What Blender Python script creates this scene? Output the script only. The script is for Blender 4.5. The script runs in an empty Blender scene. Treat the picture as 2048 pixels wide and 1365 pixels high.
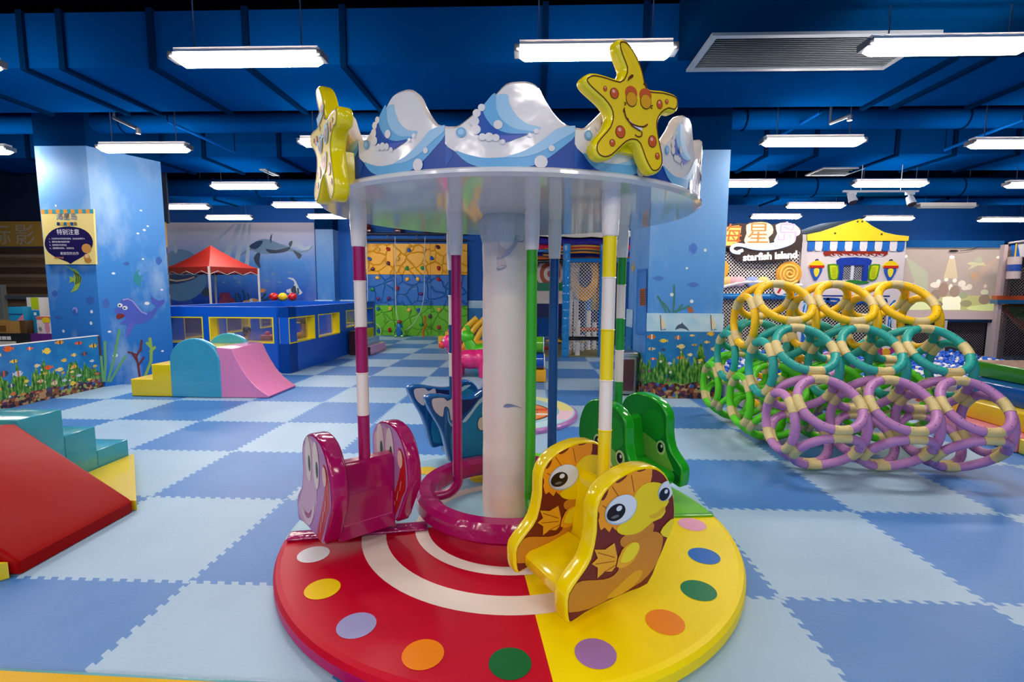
import bpy, bmesh, math, random
from mathutils import Vector, Matrix
from mathutils.geometry import tessellate_polygon, delaunay_2d_cdt
random.seed(7)
SC = bpy.context.scene
COL = SC.collection
PI = math.pi
def rad(d): return d * PI / 180
# ---------------------------------------------------------------- camera model (2048 x 1365)
W, H, F = 2048.0, 1365.0, 975.63
YAW, PITCH, ROLL, CH = -.035792, .10539, .00557, 1.51615
_cy, _sy, _cp, _sp, _cr, _sr = math.cos(YAW), math.sin(YAW), math.cos(PITCH), math.sin(PITCH), math.cos(ROLL), math.sin(ROLL)
FWD = Vector((_sy*_cp, _cy*_cp, -_sp)); _r0 = Vector((_cy, -_sy, 0)); _u0 = _r0.cross(FWD)
RGT = _r0*_cr + _u0*_sr; UP = -_r0*_sr + _u0*_cr
CAM = Vector((0, 0, CH))
def ray(px, py): return FWD + RGT*((px-W/2)/F) - UP*((py-H/2)/F)
def atZ(px, py, z):
    d = ray(px, py); return CAM + d*((z-CH)/d.z)
def atY(px, py, y):
    d = ray(px, py); return CAM + d*(y/d.y)
def atX(px, py, x):
    d = ray(px, py); return CAM + d*(x/d.x)
def onplane(p0, n, px, py):
    d = ray(px, py); return CAM + d*((p0-CAM).dot(n)/d.dot(n))
class Plane2:
    """a real flat face in the room: origin, horizontal direction u; v is up. px() reads the photo onto it"""
    def __init__(s, p0, u):
        s.p0 = Vector(p0); s.u = Vector(u).normalized(); s.v = Vector((0,0,1)); s.n = s.u.cross(s.v)
    def px(s, pts, ox=0, oy=0, k=1.0):
        out = []
        for x, y in pts:
            X = onplane(s.p0, s.n, ox+x*k, oy+y*k) - s.p0
            out.append((X.dot(s.u), X.z))
        return out
    def mat(s, off=0):
        m = Matrix((( s.u.x, 0, s.n.x, s.p0.x+s.n.x*off), (s.u.y, 0, s.n.y, s.p0.y+s.n.y*off), (s.u.z, 1, s.n.z, s.p0.z+s.n.z*off), (0,0,0,1)))
        return m
# ---------------------------------------------------------------- materials
def lin(hx):
    hx = hx.lstrip('#'); o = []
    for i in (0, 2, 4):
        c = int(hx[i:i+2], 16)/255
        o.append(c/12.92 if c <= .04045 else ((c+.055)/1.055)**2.4)
    return tuple(o)+(1,)
_mats = {}
def nodes_of(m): return m.node_tree.nodes, m.node_tree.links
def M(hx, rough=.45, spec=.5, bump=0, bscale=30, vary=.06, vscale=6, metal=0, coat=0, emit=0, trans=0, name=None):
    """plain coloured material with a little procedural variation and optional bump"""
    key = (hx, rough, spec, bump, bscale, vary, vscale, metal, coat, emit, trans)
    if key in _mats: return _mats[key]
    m = bpy.data.materials.new(name or 'mat_'+hx.lstrip('#')); m.use_nodes = True
    N, L = nodes_of(m); b = N['Principled BSDF']
    c = lin(hx)
    tc = N.new('ShaderNodeTexCoord'); nz = N.new('ShaderNodeTexNoise'); nz.inputs['Scale'].default_value = vscale; nz.inputs['Detail'].default_value = 3
    L.new(tc.outputs['Object'], nz.inputs['Vector'])
    mx = N.new('ShaderNodeMix'); mx.data_type = 'RGBA'
    mx.inputs['A'].default_value = tuple(x*(1-vary) for x in c[:3])+(1,)
    mx.inputs['B'].default_value = tuple(min(1, x*(1+vary)) for x in c[:3])+(1,)
    L.new(nz.outputs['Fac'], mx.inputs['Factor']); L.new(mx.outputs['Result'], b.inputs['Base Color'])
    b.inputs['Roughness'].default_value = rough; b.inputs['Specular IOR Level'].default_value = spec
    b.inputs['Metallic'].default_value = metal; b.inputs['Coat Weight'].default_value = coat; b.inputs['Coat Roughness'].default_value = .08
    if bump:
        n2 = N.new('ShaderNodeTexNoise'); n2.inputs['Scale'].default_value = bscale; n2.inputs['Detail'].default_value = 2
        L.new(tc.outputs['Object'], n2.inputs['Vector'])
        bp = N.new('ShaderNodeBump'); bp.inputs['Strength'].default_value = bump; bp.inputs['Distance'].default_value = .02
        L.new(n2.outputs['Fac'], bp.inputs['Height']); L.new(bp.outputs['Normal'], b.inputs['Normal'])
    if emit:
        b.inputs['Emission Color'].default_value = c; b.inputs['Emission Strength'].default_value = emit
    _mats[key] = m
    return m
def VIN(hx, bump=.14): return M(hx, rough=.14, spec=.5, bump=bump, bscale=10, vary=.05, vscale=3, coat=.2)      # glossy soft-play vinyl
def PR(hx): return M(hx, rough=.35, spec=.4, vary=.04)                                                     # printed artwork
def PAINT(hx): return M(hx, rough=.6, spec=.3, vary=.1, vscale=3)
def nd(N, t, **kw):
    n = N.new(t)
    for k, v in kw.items(): setattr(n, k, v)
    return n
def math_node(m, op, a, b=None):
    N, L = nodes_of(m); n = N.new('ShaderNodeMath'); n.operation = op
    for i, v in enumerate((a, b)):
        if v is None: continue
        if isinstance(v, (int, float)): n.inputs[i].default_value = v
        else: L.new(v, n.inputs[i])
    return n.outputs[0]
def mixc(m, fac, a, b):
    N, L = nodes_of(m); n = N.new('ShaderNodeMix'); n.data_type = 'RGBA'
    for k, v in (('Factor', fac), ('A', a), ('B', b)):
        s = n.inputs[k] if k != 'Factor' else n.inputs[0]
        if isinstance(v, (int, float)): s.default_value = v
        elif isinstance(v, tuple): s.default_value = v
        else: L.new(v, s)
    return n.outputs['Result']
# ---------------------------------------------------------------- mesh builder
class MB:
    def __init__(s): s.v = []; s.f = []; s.m = []; s.mats = []; s.sm = []; s.lay = 0
    def mi(s, mat):
        if mat not in s.mats: s.mats.append(mat)
        return s.mats.index(mat)
    def add(s, vs, fs, mat, X=None, smooth=False):
        o = len(s.v); k = s.mi(mat)
        if X is not None and X.determinant() < 0: fs = [tuple(f)[::-1] for f in fs]
        for p in vs:
            p = Vector(p); s.v.append(X @ p if X is not None else p)
        for f in fs:
            s.f.append([o+i for i in f]); s.m.append(k); s.sm.append(smooth)
        return s
    def box(s, x0, x1, y0, y1, z0, z1, mat, X=None, bev=0):
        if bev <= 0:
            vs = [(x,y,z) for z in (z0,z1) for y in (y0,y1) for x in (x0,x1)]
            return s.add(vs, [(0,2,3,1),(4,5,7,6),(0,1,5,4),(2,6,7,3),(0,4,6,2),(1,3,7,5)], mat, X)
        bm = bmesh.new()
        vs = [bm.verts.new((x,y,z)) for z in (z0,z1) for y in (y0,y1) for x in (x0,x1)]
        for f in [(0,2,3,1),(4,5,7,6),(0,1,5,4),(2,6,7,3),(0,4,6,2),(1,3,7,5)]: bm.faces.new([vs[i] for i in f])
        bmesh.ops.bevel(bm, geom=bm.edges[:], offset=bev, segments=3, affect='EDGES', profile=.5)
        bm.verts.index_update()
        s.add([v.co.copy() for v in bm.verts], [[v.index for v in f.verts] for f in bm.faces], mat, X, True); bm.free()
        return s
    def tube(s, pts, r, mat, n=10, closed=False, cap=True, X=None):
        P = [Vector(p) for p in pts]; k = len(P); vs = []; fs = []
        rr = r if isinstance(r, (list, tuple)) else [r]*k
        up = None
        for i in range(k):
            a = P[i-1] if (i > 0 or closed) else P[i]; b = P[(i+1) % k] if (i < k-1 or closed) else P[i]
            t = (b-a).normalized()
            if up is None:
                up = Vector((0,0,1)) if abs(t.z) < .9 else Vector((1,0,0))
            e = (up - t*up.dot(t)).normalized(); g = t.cross(e); up = e
            for j in range(n):
                w = 2*PI*j/n; vs.append(P[i] + (e*math.cos(w) + g*math.sin(w))*rr[i])
        for i in range(k if closed else k-1):
            i2 = (i+1) % k
            for j in range(n):
                j2 = (j+1) % n; fs.append((i*n+j, i*n+j2, i2*n+j2, i2*n+j))
        s.add(vs, fs, mat, X, True)
        if cap and not closed:
            s.add(vs[:n], [list(range(n))[::-1]], mat, X); s.add(vs[-n:], [list(range(n))], mat, X)
        return s
    def cyl(s, p0, p1, r, mat, n=16, r1=None, X=None): return s.tube([p0, p1], [r, r if r1 is None else r1], mat, n, X=X)
    def lathe(s, prof, mat, c=(0,0,0), n=48, X=None, mats=None, smooth=True):
        """prof: list of (radius, z); mats: optional material per band"""
        vs = []
        for r, z in prof:
            for j in range(n):
                w = 2*PI*j/n; vs.append((c[0]+r*math.cos(w), c[1]+r*math.sin(w), c[2]+z))
        for i in range(len(prof)-1):
            fs = [(i*n+j, i*n+(j+1) % n, (i+1)*n+(j+1) % n, (i+1)*n+j) for j in range(n)]
            o = len(s.v)
            s.add(vs[i*n:(i+2)*n], [(j, (j+1) % n, n+(j+1) % n, n+j) for j in range(n)], mats[i] if mats else mat, X, smooth)
        return s
    def ball(s, c, r, mat, nu=16, nv=10, X=None):
        rx, ry, rz = r if isinstance(r, (tuple, list)) else (r, r, r)
        vs = [(c[0], c[1], c[2]-rz)]; fs = []
        for i in range(1, nv):
            a = -PI/2 + PI*i/nv
            for j in range(nu):
                w = 2*PI*j/nu; vs.append((c[0]+rx*math.cos(a)*math.cos(w), c[1]+ry*math.cos(a)*math.sin(w), c[2]+rz*math.sin(a)))
        vs.append((c[0], c[1], c[2]+rz)); t = len(vs)-1
        for j in range(nu):
            j2 = (j+1) % nu; fs.append((0, 1+j2, 1+j)); fs.append((t, t-nu+j, t-nu+j2))
            for i in range(nv-2): fs.append((1+i*nu+j, 1+i*nu+j2, 1+(i+1)*nu+j2, 1+(i+1)*nu+j))
        return s.add(vs, fs, mat, X, True)
    def prism(s, poly, z0, z1, mat, X=None, side=None, bev=0, smooth=True, top=None):
        """2-D outline (counter-clockwise) extruded z0..z1 with rounded rims"""
        P = ccw(poly); n = len(P)
        if bev > 0:
            L = []
            for a in (0, .38, .71, .92, 1): L.append((offs(P, -bev*(1-math.sin(a*PI/2))), z0+bev*(1-math.cos((1-a)*PI/2)) if False else z0+bev*(1-math.cos(a*PI/2))))
            L = [(offs(P, -bev*(1-math.sin(t*PI/2))), z0+bev*(1-math.cos(t*PI/2))) for t in (0, .33, .66, 1)]
            L = L + [(q, z0+z1-z) for q, z in L[::-1]]
        else: L = [(P, z0), (P, z1)]
        vs = [(x, y, z) for q, z in L for x, y in q]
        fs = []
        for i in range(len(L)-1):
            for j in range(n): fs.append((i*n+j, i*n+(j+1) % n, (i+1)*n+(j+1) % n, (i+1)*n+j))
        s.add(vs, fs, side or mat, X, smooth)
        s.add(vs[:n], [list(range(n))[::-1]], mat, X); s.add(vs[-n:], [list(range(n))], top or mat, X)
        return s
    clip = None          # outline that printed artwork is trimmed to
    def flat(s, poly, mat, X=None, z=0):
        s.lay += 1; z += s.lay*1e-5; P = ccw(poly)
        if s.clip is not None:
            Q = s.clip; n = len(P)
            vs, _, fs, _, _, of = delaunay_2d_cdt([Vector(p) for p in P]+[Vector(p) for p in Q], [], [list(range(n)), list(range(n, n+len(Q)))], 1, 1e-5)
            keep = [f for f, o in zip(fs, of) if 0 in o and 1 in o]
            return s.add([(v.x, v.y, z) for v in vs], keep, mat, X) if keep else s
        return s.add([(x, y, z) for x, y in P], [list(range(len(P)))], mat, X)
    def ell(s, cx, cy, rx, ry, mat, X=None, z=0, n=20, rot=0):
        return s.flat(ellp(cx, cy, rx, ry, n, rot), mat, X, z)
    def line(s, pts, w, mat, X=None, z=0, closed=False):
        """flat stroke of width w along 2-D points"""
        s.lay += 1; z += s.lay*1e-5; P = [Vector((p[0], p[1], 0)) for p in pts]; k = len(P); vs = []
        for i in range(k):
            a = P[i-1] if (i > 0 or closed) else P[i]; b = P[(i+1) % k] if (i < k-1 or closed) else P[i]
            t = (b-a); t = t.normalized() if t.length > 1e-9 else Vector((1,0,0)); nn = Vector((-t.y, t.x, 0))*w/2
            vs += [P[i]+nn+Vector((0,0,z)), P[i]-nn+Vector((0,0,z))]
        m_ = k if closed else k-1
        return s.add(vs, [(2*i+1, 2*((i+1) % k)+1, 2*((i+1) % k), 2*i) for i in range(m_)], mat, X)
    def text(s, body, size, mat, X, ext=.002, align='CENTER', bold=0):
        cu = bpy.data.curves.new('t', 'FONT'); cu.body = body; cu.size = size; cu.extrude = ext; cu.align_x = align; cu.align_y = 'CENTER'
        cu.offset = bold; cu.resolution_u = 3
        o = bpy.data.objects.new('t', cu); COL.objects.link(o); bpy.context.view_layer.update()
        dg = bpy.context.evaluated_depsgraph_get(); me = bpy.data.meshes.new_from_object(o.evaluated_get(dg))
        s.add([v.co.copy() for v in me.vertices], [list(p.vertices) for p in me.polygons], mat, X)
        bpy.data.objects.remove(o); bpy.data.meshes.remove(me); bpy.data.curves.remove(cu)
        return s
    def build(s, name, parent=None, loc=None, sharp=40):
        me = bpy.data.meshes.new(name)
        off = Vector((0,0,0))
        if parent is not None:
            p = parent
            while p is not None: off += p.location; p = p.parent
        if loc is not None: off = Vector(loc)
        me.from_pydata([v-off for v in s.v], [], s.f)
        for m in s.mats: me.materials.append(m)
        me.polygons.foreach_set('material_index', s.m); me.polygons.foreach_set('use_smooth', s.sm)
        me.update()
        if any(s.sm): me.set_sharp_from_angle(angle=rad(sharp))
        o = bpy.data.objects.new(name, me); COL.objects.link(o)
        if parent is not None: o.parent = parent
        if loc is not None and parent is None: o.location = loc
        return o
def area2(P): return sum(P[i-1][0]*P[i][1]-P[i][0]*P[i-1][1] for i in range(len(P)))
def ccw(P):
    P = [tuple(p) for p in P]
    return P if area2(P) > 0 else P[::-1]
def offs(P, d):
    """offset a counter-clockwise outline outward by d"""
    n = len(P); out = []
    for i in range(n):
        a = Vector(P[i-1]); b = Vector(P[i]); c = Vector(P[(i+1) % n])
        e1 = (b-a); e2 = (c-b)
        e1 = e1.normalized() if e1.length > 1e-9 else Vector((1,0)); e2 = e2.normalized() if e2.length > 1e-9 else e1
        n1 = Vector((e1.y, -e1.x)); n2 = Vector((e2.y, -e2.x)); m = n1+n2
        if m.length < 1e-6: m = n1
        m.normalize(); k = max(.5, m.dot(n1)); q = b+m*d/k
        out.append((q.x, q.y))
    return out
def ellp(cx, cy, rx, ry, n=20, rot=0):
    c, s_ = math.cos(rot), math.sin(rot); o = []
    for i in range(n):
        a = 2*PI*i/n; x, y = rx*math.cos(a), ry*math.sin(a); o.append((cx+x*c-y*s_, cy+x*s_+y*c))
    return o
def smooth(P, k=4, closed=True):
    """Catmull-Rom through 2-D/3-D points"""
    V = [Vector(p) for p in P]; n = len(V); out = []
    for i in range(n if closed else n-1):
        p0 = V[i-1] if (closed or i > 0) else V[i]; p1 = V[i]; p2 = V[(i+1) % n]; p3 = V[(i+2) % n] if (closed or i+2 < n) else p2
        for j in range(k):
            t = j/k
            out.append(tuple(.5*((2*p1)+(p2-p0)*t+(2*p0-5*p1+4*p2-p3)*t*t+(3*p1-p0-3*p2+p3)*t**3)))
    if not closed: out.append(tuple(V[-1]))
    return out
# ---------------------------------------------------------------- things
def tag(o, label, cat, group=None, kind=None):
    if label: o['label'] = label
    if cat: o['category'] = cat
    if group: o['group'] = group
    if kind: o['kind'] = kind
    return o
def thing(name, label, cat, loc=(0,0,0), group=None):
    o = bpy.data.objects.new(name, None); COL.objects.link(o); o.location = loc; o.empty_display_size = .1
    return tag(o, label, cat, group)
def sub(name, parent):
    o = bpy.data.objects.new(name, None); COL.objects.link(o); o.parent = parent; o.empty_display_size = .05
    return o
def struct(mb, name):
    o = mb.build(name); o['kind'] = 'structure'; return o
def copy_tree(o, parent=None):
    c = o.copy(); COL.objects.link(c)
    if parent is not None: c.parent = parent
    for ch in list(o.children): copy_tree(ch, c)
    return c
LAMP = 32.0      # emission of a strip light's diffuser
ROWK = 1.0
LCOL = (1, .90, .82, 1)
EXPO = 1.35
# ================================================================ setting
TX, TY = -1.25327, -2.31802
def floor_mat():
    m = bpy.data.materials.new('puzzle_mat_floor'); m.use_nodes = True; N, L = nodes_of(m); b = N['Principled BSDF']
    tc = N.new('ShaderNodeTexCoord'); sp = N.new('ShaderNodeSeparateXYZ'); L.new(tc.outputs['Object'], sp.inputs[0])
    u = math_node(m, 'ADD', sp.outputs['X'], TX+100); v = math_node(m, 'ADD', sp.outputs['Y'], TY+100)
    def teeth(a, other, ph):
        # dovetail: the tooth wave leans as it nears the seam
        fr = math_node(m, 'SUBTRACT', other, math_node(m, 'ROUND', other))
        w = math_node(m, 'SINE', math_node(m, 'MULTIPLY', math_node(m, 'ADD', a, math_node(m, 'MULTIPLY', fr, .55)), 2*PI*13.5))
        return math_node(m, 'MULTIPLY', math_node(m, 'SIGN', w), .0125)
    fu = math_node(m, 'FLOOR', math_node(m, 'ADD', u, teeth(v, u, 0))); fv = math_node(m, 'FLOOR', math_node(m, 'ADD', v, teeth(u, v, .3)))
    par = math_node(m, 'MODULO', math_node(m, 'ADD', fu, fv), 2)
    nz = N.new('ShaderNodeTexNoise'); nz.inputs['Scale'].default_value = 2.5; nz.inputs['Detail'].default_value = 4; L.new(tc.outputs['Object'], nz.inputs['Vector'])
    light = mixc(m, nz.outputs['Fac'], lin('#93B4D0'), lin('#A2C2DC')); dark = mixc(m, nz.outputs['Fac'], lin('#3C76BA'), lin('#4A84C8'))
    # tile-to-tile tint
    wn = N.new('ShaderNodeTexWhiteNoise'); wn.noise_dimensions = '2D'; cb = N.new('ShaderNodeCombineXYZ'); L.new(fu, cb.inputs[0]); L.new(fv, cb.inputs[1]); L.new(cb.outputs[0], wn.inputs['Vector'])
    col = mixc(m, par, light, dark)
    hs = N.new('ShaderNodeHueSaturation'); L.new(col, hs.inputs['Color'])
    L.new(math_node(m, 'ADD', math_node(m, 'MULTIPLY', wn.outputs['Value'], .10), .95), hs.inputs['Value'])
    L.new(hs.outputs['Color'], b.inputs['Base Color'])
    n2 = N.new('ShaderNodeTexVoronoi'); n2.inputs['Scale'].default_value = 85; L.new(tc.outputs['Object'], n2.inputs['Vector'])
    bp = N.new('ShaderNodeBump'); bp.inputs['Strength'].default_value = .22; bp.inputs['Distance'].default_value = .004; L.new(n2.outputs['Distance'], bp.inputs['Height']); L.new(bp.outputs['Normal'], b.inputs['Normal'])
    b.inputs['Roughness'].default_value = .42; b.inputs['Specular IOR Level'].default_value = .4
    return m
def CEIL(hx): return M(hx, rough=.8, spec=0, vary=.12, vscale=2)
XL, XR, YB, YF, ZC = -16.0, 17.0, 15.8, -5.0, 4.6
DUCT = CEIL('#003E7C'); DUCTD = CEIL('#002C5C'); NAVY = CEIL('#020C20'); RIB = CEIL('#002044'); BLUEW = PAINT('#1267B5')
struct(MB().box(XL, XR, YF, YB, -.1, 0, floor_mat()), 'floor')
cm = MB().box(XL, XR, YF, YB, ZC, ZC+.1, NAVY)
for i in range(15):      # deck ribs of the raw ceiling
    cm.box(-14.5+i*2, -14.38+i*2, YF, YB, ZC-.12, ZC, NAVY)
struct(cm, 'ceiling')
struct(MB().box(XL, XR, YB, YB+.1, 0, ZC, PAINT('#0A5CB4')), 'wall_back')
struct(MB().box(XL-.1, XL, YF, YB, 0, ZC, PAINT('#1B2B4A')), 'wall_left')
struct(MB().box(XR, XR+.1, YF, YB, 0, ZC, PAINT('#123C78')), 'wall_right')
struct(MB().box(XL, XR, YF-.1, YF, 0, ZC, PAINT('#3F82C8')), 'wall_front')

# ---- painted sea colours with soft clouds (mural paint)
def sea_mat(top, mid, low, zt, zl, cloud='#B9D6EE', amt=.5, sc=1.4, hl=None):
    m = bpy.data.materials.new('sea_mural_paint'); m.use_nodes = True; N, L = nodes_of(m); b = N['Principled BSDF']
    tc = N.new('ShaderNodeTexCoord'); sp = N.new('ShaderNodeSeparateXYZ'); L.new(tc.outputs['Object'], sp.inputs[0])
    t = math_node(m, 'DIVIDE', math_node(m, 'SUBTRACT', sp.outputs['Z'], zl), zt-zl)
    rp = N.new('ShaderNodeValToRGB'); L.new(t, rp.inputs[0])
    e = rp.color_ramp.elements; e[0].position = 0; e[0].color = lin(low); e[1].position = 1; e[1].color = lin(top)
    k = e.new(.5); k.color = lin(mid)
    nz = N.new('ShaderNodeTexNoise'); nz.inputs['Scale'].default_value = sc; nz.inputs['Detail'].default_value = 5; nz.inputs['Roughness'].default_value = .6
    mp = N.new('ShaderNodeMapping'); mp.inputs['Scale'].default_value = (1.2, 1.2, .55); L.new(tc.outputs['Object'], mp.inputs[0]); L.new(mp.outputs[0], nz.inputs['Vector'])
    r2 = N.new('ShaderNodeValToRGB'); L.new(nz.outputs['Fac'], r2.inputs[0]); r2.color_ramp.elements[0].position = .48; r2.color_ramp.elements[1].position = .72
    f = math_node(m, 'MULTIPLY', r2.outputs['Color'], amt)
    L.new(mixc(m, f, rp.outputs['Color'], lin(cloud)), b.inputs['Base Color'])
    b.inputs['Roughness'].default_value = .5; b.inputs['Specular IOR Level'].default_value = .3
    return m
def aqua_mat(ht, sky=True, k=1.0):
    """printed aquarium skirting: sky/water line, fish, weed, pebbles - all from the height above the floor"""
    m = bpy.data.materials.new('aquarium_print'); m.use_nodes = True; N, L = nodes_of(m); b = N['Principled BSDF']
    tc = N.new('ShaderNodeTexCoord'); sp = N.new('ShaderNodeSeparateXYZ'); L.new(tc.outputs['Object'], sp.inputs[0])
    h = math_node(m, 'ADD', math_node(m, 'DIVIDE', sp.outputs['Z'], ht), 0)
    along = math_node(m, 'ADD', sp.outputs['X'], math_node(m, 'MULTIPLY', sp.outputs['Y'], 1.0))
    cb = N.new('ShaderNodeCombineXYZ'); L.new(along, cb.inputs[0]); L.new(sp.outputs['Z'], cb.inputs[1])
    P = cb.outputs[0]
    nz = N.new('ShaderNodeTexNoise'); nz.inputs['Scale'].default_value = 5; nz.inputs['Detail'].default_value = 4; L.new(P, nz.inputs['Vector'])
    water = mixc(m, nz.outputs['Fac'], lin('#0A4F9A'), lin('#2F93D0'))
    # fish: sparse voronoi cells
    vo = N.new('ShaderNodeTexVoronoi'); vo.inputs['Scale'].default_value = 8.5*k; mp = N.new('ShaderNodeMapping'); mp.inputs['Scale'].default_value = (1, 1.5, 1); L.new(P, mp.inputs[0]); L.new(mp.outputs[0], vo.inputs['Vector'])
    sc_ = N.new('ShaderNodeSeparateColor'); L.new(vo.outputs['Color'], sc_.inputs[0])
    fr = N.new('ShaderNodeValToRGB'); L.new(sc_.outputs[0], fr.inputs[0]); fr.color_ramp.interpolation = 'CONSTANT'
    e = fr.color_ramp.elements; e[0].color = lin('#D9B13A'); e[1].position = .3; e[1].color = lin('#C9863A')
    for p_, c_ in ((.5, '#E8D9A0'), (.68, '#3E4B66'), (.84, '#E0622E')): q = e.new(p_); q.color = lin(c_)
    isf = math_node(m, 'MULTIPLY', math_node(m, 'LESS_THAN', vo.outputs['Distance'], .33), math_node(m, 'GREATER_THAN', sc_.outputs[1], .3))
    c1 = water
    # weed: tall stretched noise, cut by height
    m2 = N.new('ShaderNodeMapping'); m2.inputs['Scale'].default_value = (30*k, 8.0*k, 1); L.new(P, m2.inputs[0])
    n2 = N.new('ShaderNodeTexNoise'); n2.inputs['Scale'].default_value = 1; n2.inputs['Detail'].default_value = 6; L.new(m2.outputs[0], n2.inputs['Vector'])
    m3 = N.new('ShaderNodeMapping'); m3.inputs['Scale'].default_value = (7*k, .7*k, 1); L.new(P, m3.inputs[0])
    n3 = N.new('ShaderNodeTexNoise'); n3.inputs['Scale'].default_value = 1; n3.inputs['Detail'].default_value = 1; L.new(m3.outputs[0], n3.inputs['Vector'])
    lim = math_node(m, 'ADD', math_node(m, 'MULTIPLY', n3.outputs['Fac'], .95), -.03)
    wd = math_node(m, 'GREATER_THAN', math_node(m, 'SUBTRACT', math_node(m, 'ADD', lim, math_node(m, 'MULTIPLY', n2.outputs['Fac'], .25)), h), .08)
    gr = N.new('ShaderNodeValToRGB'); L.new(n2.outputs['Fac'], gr.inputs[0]); g = gr.color_ramp.elements
    g[0].position = .3; g[0].color = lin('#0A3A24'); g[1].position = .7; g[1].color = lin('#A6B87A')
    q = g.new(.44); q.color = lin('#256A28'); q = g.new(.56); q.color = lin('#5C9432')
    # corals, shells and flowers dotted among the weed
    v4 = N.new('ShaderNodeTexVoronoi'); v4.inputs['Scale'].default_value = 15*k; L.new(P, v4.inputs['Vector']); s4 = N.new('ShaderNodeSeparateColor'); L.new(v4.outputs['Color'], s4.inputs[0])
    cr = N.new('ShaderNodeValToRGB'); L.new(s4.outputs[0], cr.inputs[0]); cr.color_ramp.interpolation = 'CONSTANT'; e = cr.color_ramp.elements
    e[0].color = lin('#D8D0C4'); e[1].position = .25; e[1].color = lin('#B83A2E')
    for p_, c_ in ((.4, '#2E6AA8'), (.55, '#C8C88A'), (.7, '#8A4A7A'), (.85, '#E0C24A')): q = e.new(p_); q.color = lin(c_)
    isc = math_node(m, 'MULTIPLY', math_node(m, 'LESS_THAN', v4.outputs['Distance'], .3), math_node(m, 'GREATER_THAN', s4.outputs[1], .62))
    c2 = mixc(m, wd, c1, mixc(m, isc, gr.outputs['Color'], cr.outputs['Color']))
    # pebbles and coral at the bottom
    v3 = N.new('ShaderNodeTexVoronoi'); v3.inputs['Scale'].default_value = 22*k; L.new(P, v3.inputs['Vector'])
    s3 = N.new('ShaderNodeSeparateColor'); L.new(v3.outputs['Color'], s3.inputs[0])
    pr = N.new('ShaderNodeValToRGB'); L.new(s3.outputs[0], pr.inputs[0]); pr.color_ramp.interpolation = 'CONSTANT'; e = pr.color_ramp.elements
    e[0].color = lin('#4A2A1C'); e[1].position = .2; e[1].color = lin('#8A4A2A')
    for p_, c_ in ((.4, '#2D2530'), (.55, '#B48A5A'), (.68, '#5A2A4E'), (.8, '#8FA04A'), (.9, '#3C62A8')): q = e.new(p_); q.color = lin(c_)
    isp = math_node(m, 'LESS_THAN', math_node(m, 'SUBTRACT', h, math_node(m, 'MULTIPLY', nz.outputs['Fac'], .22)), .07)
    c3 = mixc(m, isp, c2, pr.outputs['Color'])
    if sky:
        skyc = mixc(m, nz.outputs['Fac'], lin('#7CC3E6'), lin('#E4F2F6'))
        c3 = mixc(m, math_node(m, 'GREATER_THAN', h, .79), c3, skyc)
    L.new(c3, b.inputs['Base Color']); b.inputs['Roughness'].default_value = .25
    return m
def print_fish(mb, XF_, L0, L1, z0, z1, n, size, seed):
    r = random.Random(seed); done_ = []
    cols = ['#E0B43A', '#D8923A', '#E8D080', '#C8743A', '#E0622E', '#D8C8A0', '#3A4A6A', '#E8C84A', '#B8C8D0']
    for i in range(n*3):
        x, z = r.uniform(L0+.06, L1-.06), r.uniform(z0, z1)
        if len(done_) >= n: break
        if any((x-a)**2+((z-b)*1.2)**2 < (size*1.25)**2 for a, b in done_): continue
        done_.append((x, z)); w = size*r.uniform(.55, 1.1); h = w*r.uniform(.4, .75); f = r.choice((-1, 1)); c = r.choice(cols)
        body = [(-.5,0),(-.3,-.38),(0,-.5),(.25,-.3),(.34,-.1),(.5,-.34),(.46,0),(.5,.34),(.34,.1),(.25,.3),(0,.5),(-.3,.38)]
        mb.flat([(x+f*a*w, z+b*h) for a, b in body], PR(c), XF_, .0008)
        if r.random() < .6: mb.flat([(x+f*a*w, z+b*h) for a, b in ((-.12,-.46),(.02,-.48),(.02,.48),(-.12,.46))], PR(r.choice(['#F0E8D8', '#5A3A2A', '#26344E', '#C85A2A'])), XF_, .0014)
        mb.ell(x-f*.34*w, z+.1*h, .05*w, .05*w, PR('#14161E'), XF_, .0018, 8)
def board_matrix(p, u, n_): return Matrix(((u[0], 0, n_[0], p[0]), (u[1], 0, n_[1], p[1]), (0, 1, 0, 0), (0, 0, 0, 1)))
# ---------------------------------------------------------------- pillars
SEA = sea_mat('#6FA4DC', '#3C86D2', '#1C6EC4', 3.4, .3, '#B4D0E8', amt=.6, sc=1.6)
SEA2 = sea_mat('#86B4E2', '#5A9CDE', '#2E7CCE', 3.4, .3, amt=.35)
def fish2(mb, PL, cx, cy, w, h, mat, X, flip=1, z=0):
    """a simple painted fish silhouette: centre and size in photo pixels"""
    P = [(-.5,0),(-.3,-.35),(0,-.5),(.28,-.3),(.36,-.08),(.5,-.4),(.46,0),(.5,.4),(.36,.08),(.28,.3),(0,.5),(-.3,.35)]
    mb.flat(PL.px([(cx+flip*x*w, cy+y*h) for x, y in P]), mat, X, z)
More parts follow.
